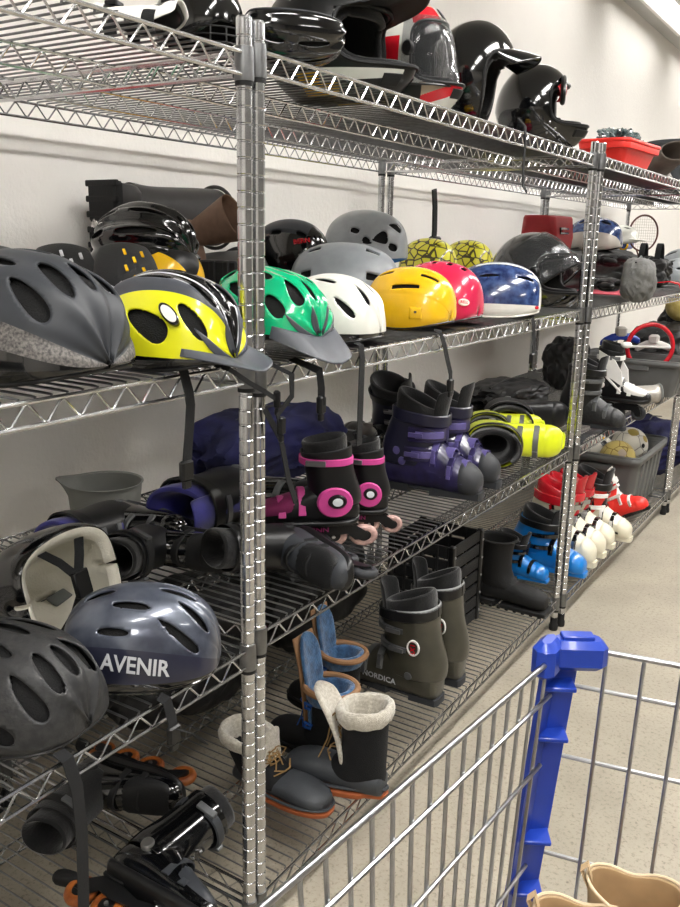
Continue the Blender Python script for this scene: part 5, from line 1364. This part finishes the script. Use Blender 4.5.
t = inline_skate('black inline skate lying at the shelf edge right of the near post', extra=sk, wheelm='sole_grey', shell='dark_grey_shell', cuffm='satin_black'); pl(t, 'lyingskate', 'S2')
t = inline_skate('black inline skate lying left of the near post, wheels toward the edge', wheelm='sole_grey', shell='gloss_black', cuffm='satin_black'); pl(t, 'lyingskate2', 'S2')
def plogo(t):
    q = MB(); q.lathe([(.001, -.004), (.012, -.003), (.013, 0)], M['purple_light'], 18, (-.05, -.067, .13), 'y', True); q.build('hinge_badge', t)
    for i in range(3):
        q = MB(); q.ribbon([(.07+.045*i, .061*math.cos(a), .02+(.155-.032*i)*math.sin(a)) for a in np.linspace(.35, PI-.35, 12)], .03, .004, (1, 0, 0), M['purple_light' if i else 'purple_shell']); q.build('overlap_panel', t)
t = sb('purple1', 'S2', 'dark purple ski boot with dark toe, front one of its pair', 'purple_shell', 'purple_dark', toe='sole_grey', buckle='purple_shell', lever='purple_light', group='dark purple ski boots', extra=plogo, strapm='purple_dark', h=.25, bw=.045)
t2 = copy_tree(t); t2['label'] = 'dark purple ski boot half hidden behind its twin'; pl(t2, 'purple2', 'S2')
sb('blkboot1', 'S2', 'black ski boot lying behind the dark purple pair, by the rear posts', 'gloss_black', 'satin_black', buckle='buckle_grey')
sb('blkboot2', 'S2', 'black ski boot with pale buckles between the purple pair and the yellow pair', 'satin_black', 'purple_dark')
def ylogo(t):
    q = MB(); q.loft([[(.13+x, -.0625, .075+z) for x, z in ((-.012, -.012), (.014, -.012), (-.002, .016))], [(.13+x, -.0635, .075+z) for x, z in ((-.012, -.012), (.014, -.012), (-.002, .016))]], M['red_dark']); q.build('logo_patch', t, smooth=False)
t = sb('yelboot1', 'S2', 'bright yellow ski boot lying nearest the shelf edge by the double post', 'boot_yellow', 'boot_yellow', group='bright yellow ski boots', extra=ylogo, sole='boot_yellow', strapm='satin_black')
t2 = copy_tree(t); t2['label'] = 'bright yellow ski boot lying behind its twin, only its top showing'; pl(t2, 'yelboot2', 'S2')
bag('flat black bag with brown edge lying against the wall behind the yellow boots', 'flatbag', 'S2', (.3, .5, .13), 'black_bag', 21)
sb('blkopen', 'S2', 'big black boot lying with its round opening toward the camera', 'satin_black', 'matte_black', liner='black_liner', buckle='buckle_grey', cat='boot', name='snowboard_boot', nb=(0, 0))
bag('black backpack standing at the wall on the second shelf behind the second double post', 'backpack', 'S2', (.26, .36, .3), 'black_bag', 31, None, name='backpack')
sb('darkboot', 'S2', 'dark grey ski boot standing right behind the second double post', 'charcoal_worn', 'satin_black', buckle='buckle_grey')
def wh(t):
    for sg in (1, -1):
        q = MB(); q.loft([[(x, sg*(.062+o_), z) for x, z in ((-.06, .34), (.02, .3), (.06, .24), (.07, .17), (.02, .2), (-.05, .23))] for o_ in (-.006, .002)], M['white_plain']); q.build('side_shield', t)
        q = MB(); q.tube([(.06, sg*.045, .14), (.0, sg*.06, .2), (-.06, sg*.05, .25)], .006, M['white_plain'], 8); q.build('white_brace', t)
    q = MB(); lump(q, (.055, 0, .37), (.05, .07, .03), M['white_plain'], 3, .05, 2, 2.4, 3); q.build('tongue_tip', t)
t = inline_skate('white and black inline skate standing right of the second double post', cuffm='matte_black', accent='white_plain', mesh='white_plain', wheelm='sole_grey', extra=wh); pl(t, 'whiteskate', 'S2')
t = thing('shin_guard', 'silver shin guard with bright blue strap by the upper grey tote', 'shin guard')
b = MB(); b.loft([[(x, r_*math.cos(a), r_*math.sin(a)*.8+.05) for a in np.linspace(0, 2*PI, 28)[:-1]] for x, r_ in ((-.1, .035), (-.03, .042), (.06, .05), (.09, .058))], M['silver_paint'], True, False); b.build('cup_shell', t, solid=.004)
b = MB(); b.tube([(.09, .058*math.cos(a), .058*math.sin(a)*.8+.05) for a in np.linspace(0, 2*PI, 30)[:-1]], .005, M['grey_plastic'], 6, closed=True); b.build('rim', t)
b = MB(); b.loft([[(x, (.05+dr)*math.cos(a), (.05+dr)*math.sin(a)*.85+.05) for a in np.linspace(0, 2*PI, 28)[:-1]] for x, dr in ((-.1, -.002), (-.095, .004), (-.045, .006), (-.04, 0))], M['blue_plastic'], False, False); b.build('blue_strap', t, solid=.003); b = MB(); b.box((-.07, -.03, .01), (.02, .05, .05), M['white_plain']); b.build('strap_clip', t); pl(t, 'shin', 'S2')
tote('dark grey storage tote with a red ring inside, on the second shelf', 'toteA', 'S2', .42, .62, .21, 'tote_grey', None, 3)
t = thing('toy_wheel', 'red plastic ring standing in the upper grey tote', 'ring'); b = MB(); b.tube([(.13*math.cos(a), 0, .13*math.sin(a)) for a in np.linspace(0, 2*PI, 40)[:-1]], .013, M['red_gloss'], 12, closed=True); b.build('rim', t)
b = MB(); b.tube([(-.13, 0, 0), (.13, 0, 0)], .008, M['white_plain'], 8); b.build('spoke', t); t.name = 'ring'; pl(t, 'redring', .72)
for k, m, lab in (('toyblue1', 'blue_plastic', 'blue plastic toy handle in the upper grey tote, left of the red ring'), ('toyblue2', 'white_plain', 'white plastic toy part in the upper grey tote, inside the red ring')):
    t = thing('toy_part', lab, 'toy'); b = MB(); b.tube([(-.1, 0, 0), (-.04, 0, .05), (.04, 0, .05), (.1, 0, .02)], .02, M[m], 10); b.build('handle_bar', t, sub=1); b = MB(); b.box((.0, 0, .07), (.05, .05, .05), M['silver_paint' if m == 'blue_plastic' else 'white_plain']); b.build('block', t); pl(t, k, .72)

# ---- bottom level
t = inline_skate('black inline skate with amber wheels on the bottom shelf, the farther of two', wheelm='wheel_amber', shell='gloss_black', cuffm='black_fabric', extra=sk, group='black inline skates with amber wheels'); pl(t, 'bskate1', 'S1')
def vlogo(t):
    lettering('lettering', 'V', .04, plane_map((.08, -.0182, .066), (1, 0, 0), (0, 0, 1)), M['white_plain'], t)
t = inline_skate('black inline skate with amber wheels and silver rivet, nearest on bottom shelf', wheelm='wheel_amber', shell='gloss_black', cuffm='gloss_black', accent='dark_grey_shell', extra=vlogo, badge='buckle_metal', group='black inline skates with amber wheels'); pl(t, 'bskate2', 'S1')
def snow(key, level, *a, **k):
    t = snow_boot(*a, **k); pl(t, key, level); return t
for k_, lab_, sd_ in (('blkbagA', 'black bag at the wall on the bottom shelf behind the blue lined boots', 61), ('blkbagB', 'black bag at the wall on the bottom shelf behind the olive grey boots', 67)):
    bag(lab_, k_, 'S1', (.3, .5, .34), 'black_bag', sd_)
t = snow('bluelined1', 'S1', 'black winter boot with blue lining and tan collar, front one of its pair', 'suede_black', 'black_rubber', 'boot_liner_blue', 'black_rubber', h=.24, lace='lace_blue', tongue_out=.03, tongue_up=.13, fluff=.001, group='blue lined winter boots', side_hooks='lace_blue')
q = MB(); q.tube([(x-.034, y, .262) for x, y, z in sup(.086, .078, 44, 2.2)], .011, M['boot_tan'], 8, closed=True); q.build('tan_collar_edge', t)
q = MB(); P = [[(.036+.02*(i/6)+.03*(i/6)**2.2, (j-2)*.027, .12+i*.0495) for j in range(5)] for i in range(7)]; q.grid(P, M['boot_tan']); q.build('tan_tongue_back', t, solid=.006, off=1)
t2 = copy_tree(t); t2['label'] = 'blue lined black winter boot with tan collar, behind its twin'; pl(t2, 'bluelined2', 'S1')
snow('fur1', 'S1', 'black snow boot with upright cream fleece collar and orange sole edge', 'suede_black', 'rubber_grey', 'fleece', 'gum_sole', h=.27, tongue_out=.07, fluff=.004, group='fleece lined snow boots')
snow('fur2', 'S1', 'black snow boot with tan laces and open cream fleece beside the near post', 'suede_black', 'rubber_grey', 'fleece', 'gum_sole', h=.2, tongue_out=.02, fluff=.004, group='fleece lined snow boots', lean=-.35)
def ologo(t):
    q = MB(); c = (-.055, -.0615, .2)
    for r0, r1, m_ in ((.017, .021, 'white_plain'),):
        q.loft([[(c[0]+r*math.cos(a), c[1]-o_, c[2]+1.25*r*math.sin(a)) for a in np.linspace(0, 2*PI, 30)[:-1]] for r, o_ in ((r0, -.004), (r0, .002), (r1, .002), (r1, -.004))], M[m_], False, False)
    q.build('logo_ring', t, smooth=False)
    lettering('logo_letters', 'BX11', .024, plane_map((-.055, -.0625, .2), (0, 0, 1), (-1, 0, 0)), M['red_gloss'], t)
    lettering('lettering', 'NORDICA', .026, plane_map((.055, -.0535, .055), (1, 0, .0), (0, 0, 1)), M['silver_decal'], t)
def mirror_logo(t):
    q = MB(); c = (-.045, .0705, .2)
    q.loft([[(c[0]+r*math.cos(a), c[1]+o_, c[2]+1.25*r*math.sin(a)) for a in np.linspace(0, 2*PI, 30)[:-1]] for r, o_ in ((.017, -.004), (.017, .002), (.021, .002), (.021, -.004))], M['white_plain'], False, False); q.build('logo_ring', t, smooth=False)
    lettering('logo_letters', 'BX11', .024, plane_map((-.045, .0722, .2), (0, 0, 1), (1, 0, 0)), M['red_gloss'], t)
    lettering('lettering', 'NORDICA', .026, plane_map((.075, .0612, .06), (-1, 0, .0), (0, 0, 1)), M['silver_decal'], t)
t = sb('olive1', 'S1', 'olive grey ski boot with red and white round logo, front one of its pair', 'olive_shell', 'olive_shell', buckle='buckle_grey', trim='olive_trim', group='olive grey ski boots', extra=mirror_logo, side=1, h=.31, strapm='satin_black')
t2 = copy_tree(t); t2['label'] = 'olive grey ski boot standing behind its twin, closer to the black crate'; pl(t2, 'olive2', 'S1')
t = thing('crate', 'tall black plastic crate with bolted edge standing on the bottom shelf', 'crate')
W_, L_, H_ = .3, .3, .44
for sx in (1, -1):
    for sy in (1, -1):
        q = MB(); q.box((sx*W_/2, sy*L_/2, H_/2), (.03, .03, H_), M['satin_black']); pb = q.build('corner_post', t)
        for i in range(5):
            k = MB(); k.lathe([(.001, .003), (.005, .002), (.006, -.002)], M['buckle_metal'], 10, (0, 0, 0), 'x', True); k.v = [(x+sx*(W_/2)+.0165, y+sy*L_/2, z+.05+i*.085) for x, y, z in k.v]; k.build('bolt', pb)
for sy in (1, -1):
    q = MB()
    for i in range(7): q.box((0, sy*L_/2, .03+i*.063), (W_-.02, .01, .05), M['matte_black'])
    for x in (-.08, 0, .08): q.box((x, sy*L_/2, H_/2), (.012, .014, H_-.02), M['matte_black'])
    q.build('slatted_side', t)
for sx in (1, -1):
    q = MB()
    for i in range(7): q.box((sx*W_/2, 0, .03+i*.063), (.01, L_-.02, .05), M['matte_black'])
    q.build('slatted_side', t)
q = MB(); q.box((0, 0, .006), (W_, L_, .01), M['matte_black']); q.build('crate_base', t); pl(t, 'crate', 'S1')
t = rubber_boot('black pull-on boot with a wide open top, leaning by the black crate', 'black_rubber', 'blkboot3', 'S1', h=.27)
def bt(t):
    q = MB(); q.loft([[(.04+dx, y, z+dz_) for y, z, dx, dz_ in ((-.05, .2, 0, 0), (.05, .2, 0, 0), (.045, .26, .02, 0), (-.045, .26, .02, 0))], [(.052+dx, y*.9, z) for y, z, dx in ((-.05, .21, 0), (.05, .21, 0), (.045, .25, .02), (-.045, .25, .02))]], M['satin_black']); q.build('shin_plate', t)
t = sb('blue1', 'S1', 'bright blue ski boot with black buckles, front one behind the second double post', 'blue_boot', 'blue_boot', buckle='satin_black', lever='gloss_black', group='bright blue ski boots', sole='blue_boot', strapm='satin_black', extra=bt, h=.25)
t2 = copy_tree(t); t2['label'] = 'bright blue ski boot half hidden behind the black pull-on boot'; pl(t2, 'blue2', 'S1')
def stripes(t):
    for sg in (1, -1):
        for o_, m_ in ((0, 'red_gloss'), (.012, 'gloss_black')):
            q = MB(); q.loft([[(x+o_, sg*(yy+h_), z) for x, yy, z in ((.0, .0695, .25), (.012, .0695, .25), (.03, .0675, .16), (.018, .0675, .16))] for h_ in (-.004, .002)], M[m_]); q.build('stripe', t, smooth=False)
        q = MB(); q.loft([[(x, sg*(.0605+h_), z) for x, z in ((.1, .06), (.17, .05), (.17, .04), (.1, .045))] for h_ in (-.004, .003)], M['gloss_black']); q.build('sole_stripe', t, smooth=False)
for i, (k, lab) in enumerate((('wb1', 'white, red and black ski boot, nearest in the row of white toes'), ('wb2', 'white, red and black ski boot, second in the row of white toes'), ('wb3', 'white, red and black ski boot, third in the row of white toes'), ('wb4', 'white ski boot with red cuff, largest and last in the row before the tote'))):
    if i == 0:
        t = ski_boot(lab, 'white_boot', 'white_boot', liner='red_gloss', buckle='gloss_black', lever='buckle_metal', sole='white_boot', strapm='red_gloss', group='white and red ski boots', extra=stripes, tongue='red_gloss', h=.27); src = t
    elif i == 3:
        t = ski_boot(lab, 'white_boot', 'red_plastic', liner='black_liner', buckle='gloss_black', lever='white_plain', sole='white_boot', strapm='satin_black', group='white and red ski boots', extra=stripes, h=.28)
    else: t = copy_tree(src); t['label'] = lab
    pl(t, k, 'S1')
t = ski_boot('red ski boot with silver buckles leaning back against the lower grey tote', 'red_plastic', 'red_plastic', buckle='white_plain', lever='silver_paint', sole='satin_black', liner='black_liner', tongue='white_plain', strapm='white_plain', h=.28); pl(t, 'rb1', 'S1')
tote('dark grey ribbed storage tote full of balls on the bottom shelf', 'toteB', 'S1', .56, .36, .27, 'tote_grey')
ball('gold patterned ball in the lower grey tote, in front', 'ball1', .29, .1, 'gold_lined', 'balls in the lower tote', [(-60, 30, .22, 'tan_paint')])
ball('white ball with a gold patch in the lower grey tote, behind the gold ball', 'ball2', .31, .105, 'white_lined', 'balls in the lower tote', [(-60, 60, .3, 'gold_print'), (-10, 30, .2, 'gold_print'), (-30, 10, .12, 'satin_black')])
ball('white ball with black and yellow marks, left in the lower grey tote', 'ball3', .29, .1, 'white_lined', 'balls in the lower tote', [(-50, 40, .2, 'satin_black'), (-40, 60, .12, 'yellow_skate')])
bag('dark bag on the bottom shelf past the lower grey tote', 'farbag1', 'S1', (.45, .6, .3), 'navy_fabric', 41)
bag('dark bag on the second shelf past the upper grey tote', 'farbag2', 'S2', (.4, .6, .26), 'black_bag', 43)
bag('black bag hanging low on the far shelf beneath the helmets at the right edge', 'farbag3', 'S2', (.4, .5, .36), 'black_bag', 47)
ball('gold metallic ball at the right edge on the far shelf', 'ball4', .98, .12, 'gold_ball')

# ---- tan boots in the cart
for k, lab in (('tan1', 'tan suede ankle boot in the cart, left one cut off by the bottom edge'), ('tan2', 'tan suede ankle boot in the cart, right one with a wide open top')):
    t = thing('ankle_boot', lab, 'boot', 'tan suede ankle boots in the cart')
    b = MB(); K = [(.05, .0, .11, .042), (.08, -.02, .085, .044), (.12, -.035, .066, .045), (.16, -.035, .066, .048), (.2, -.034, .07, .052)]
    rings = [sup(rx, ry, 36, 2.1, z, cx) for z, cx, rx, ry in K]
    top = [(x, y, z+.03+.012*((x+.034)/.07)**2-.012*math.exp(-((x+.034)/.03)**2)) for x, y, z in sup(.074, .054, 36, 2.1, .2, -.034)]
    rings.append(top); b.loft(rings, M['suede_tan'], False, False); b.build('upper', t, sub=1, solid=.004, solid_in=M['suede_inside'])
    b = MB(); b.tube(top, .0028, M['suede_seam'], 6, closed=True); b.build('top_edge_seam', t)
    b = MB(); b.loft([sec(x, w, zb, zt) for x, w, zb, zt in ((-.1, .028, .015, .07), (-.08, .04, .012, .1), (0, .042, .012, .095), (.08, .045, .012, .075), (.13, .042, .012, .06), (.165, .022, .015, .04))], M['suede_tan']); b.build('foot', t, sub=1)
    b = MB(); b.box((-.06, 0, .006), (.07, .07, .022), M['gum_sole']); b.box((.08, 0, .008), (.16, .08, .012), M['gum_sole']); b.build('sole', t)
    b = MB(); b.ribbon([(-.104, 0, .22), (-.118, 0, .25), (-.108, 0, .262), (-.1, 0, .235)], .016, .002, (0, 1, 0), M['suede_tan']); b.build('pull_tab', t)
    pl(t, k, .512)

sc = bpy.context.scene
w = bpy.data.worlds.new('world'); sc.world = w; w.use_nodes = True; w.node_tree.nodes['Background'].inputs[0].default_value = (.8, .85, .9, 1); w.node_tree.nodes['Background'].inputs[1].default_value = .3
sc.view_settings.view_transform = 'Standard'; sc.view_settings.look = 'None'; sc.view_settings.gamma = 1; sc.view_settings.use_curve_mapping = False
sc.view_settings.exposure = EXPOSURE
sc.cycles.max_bounces = 8; sc.cycles.transparent_max_bounces = 16; sc.cycles.use_denoising = True
bpy.context.view_layer.update()
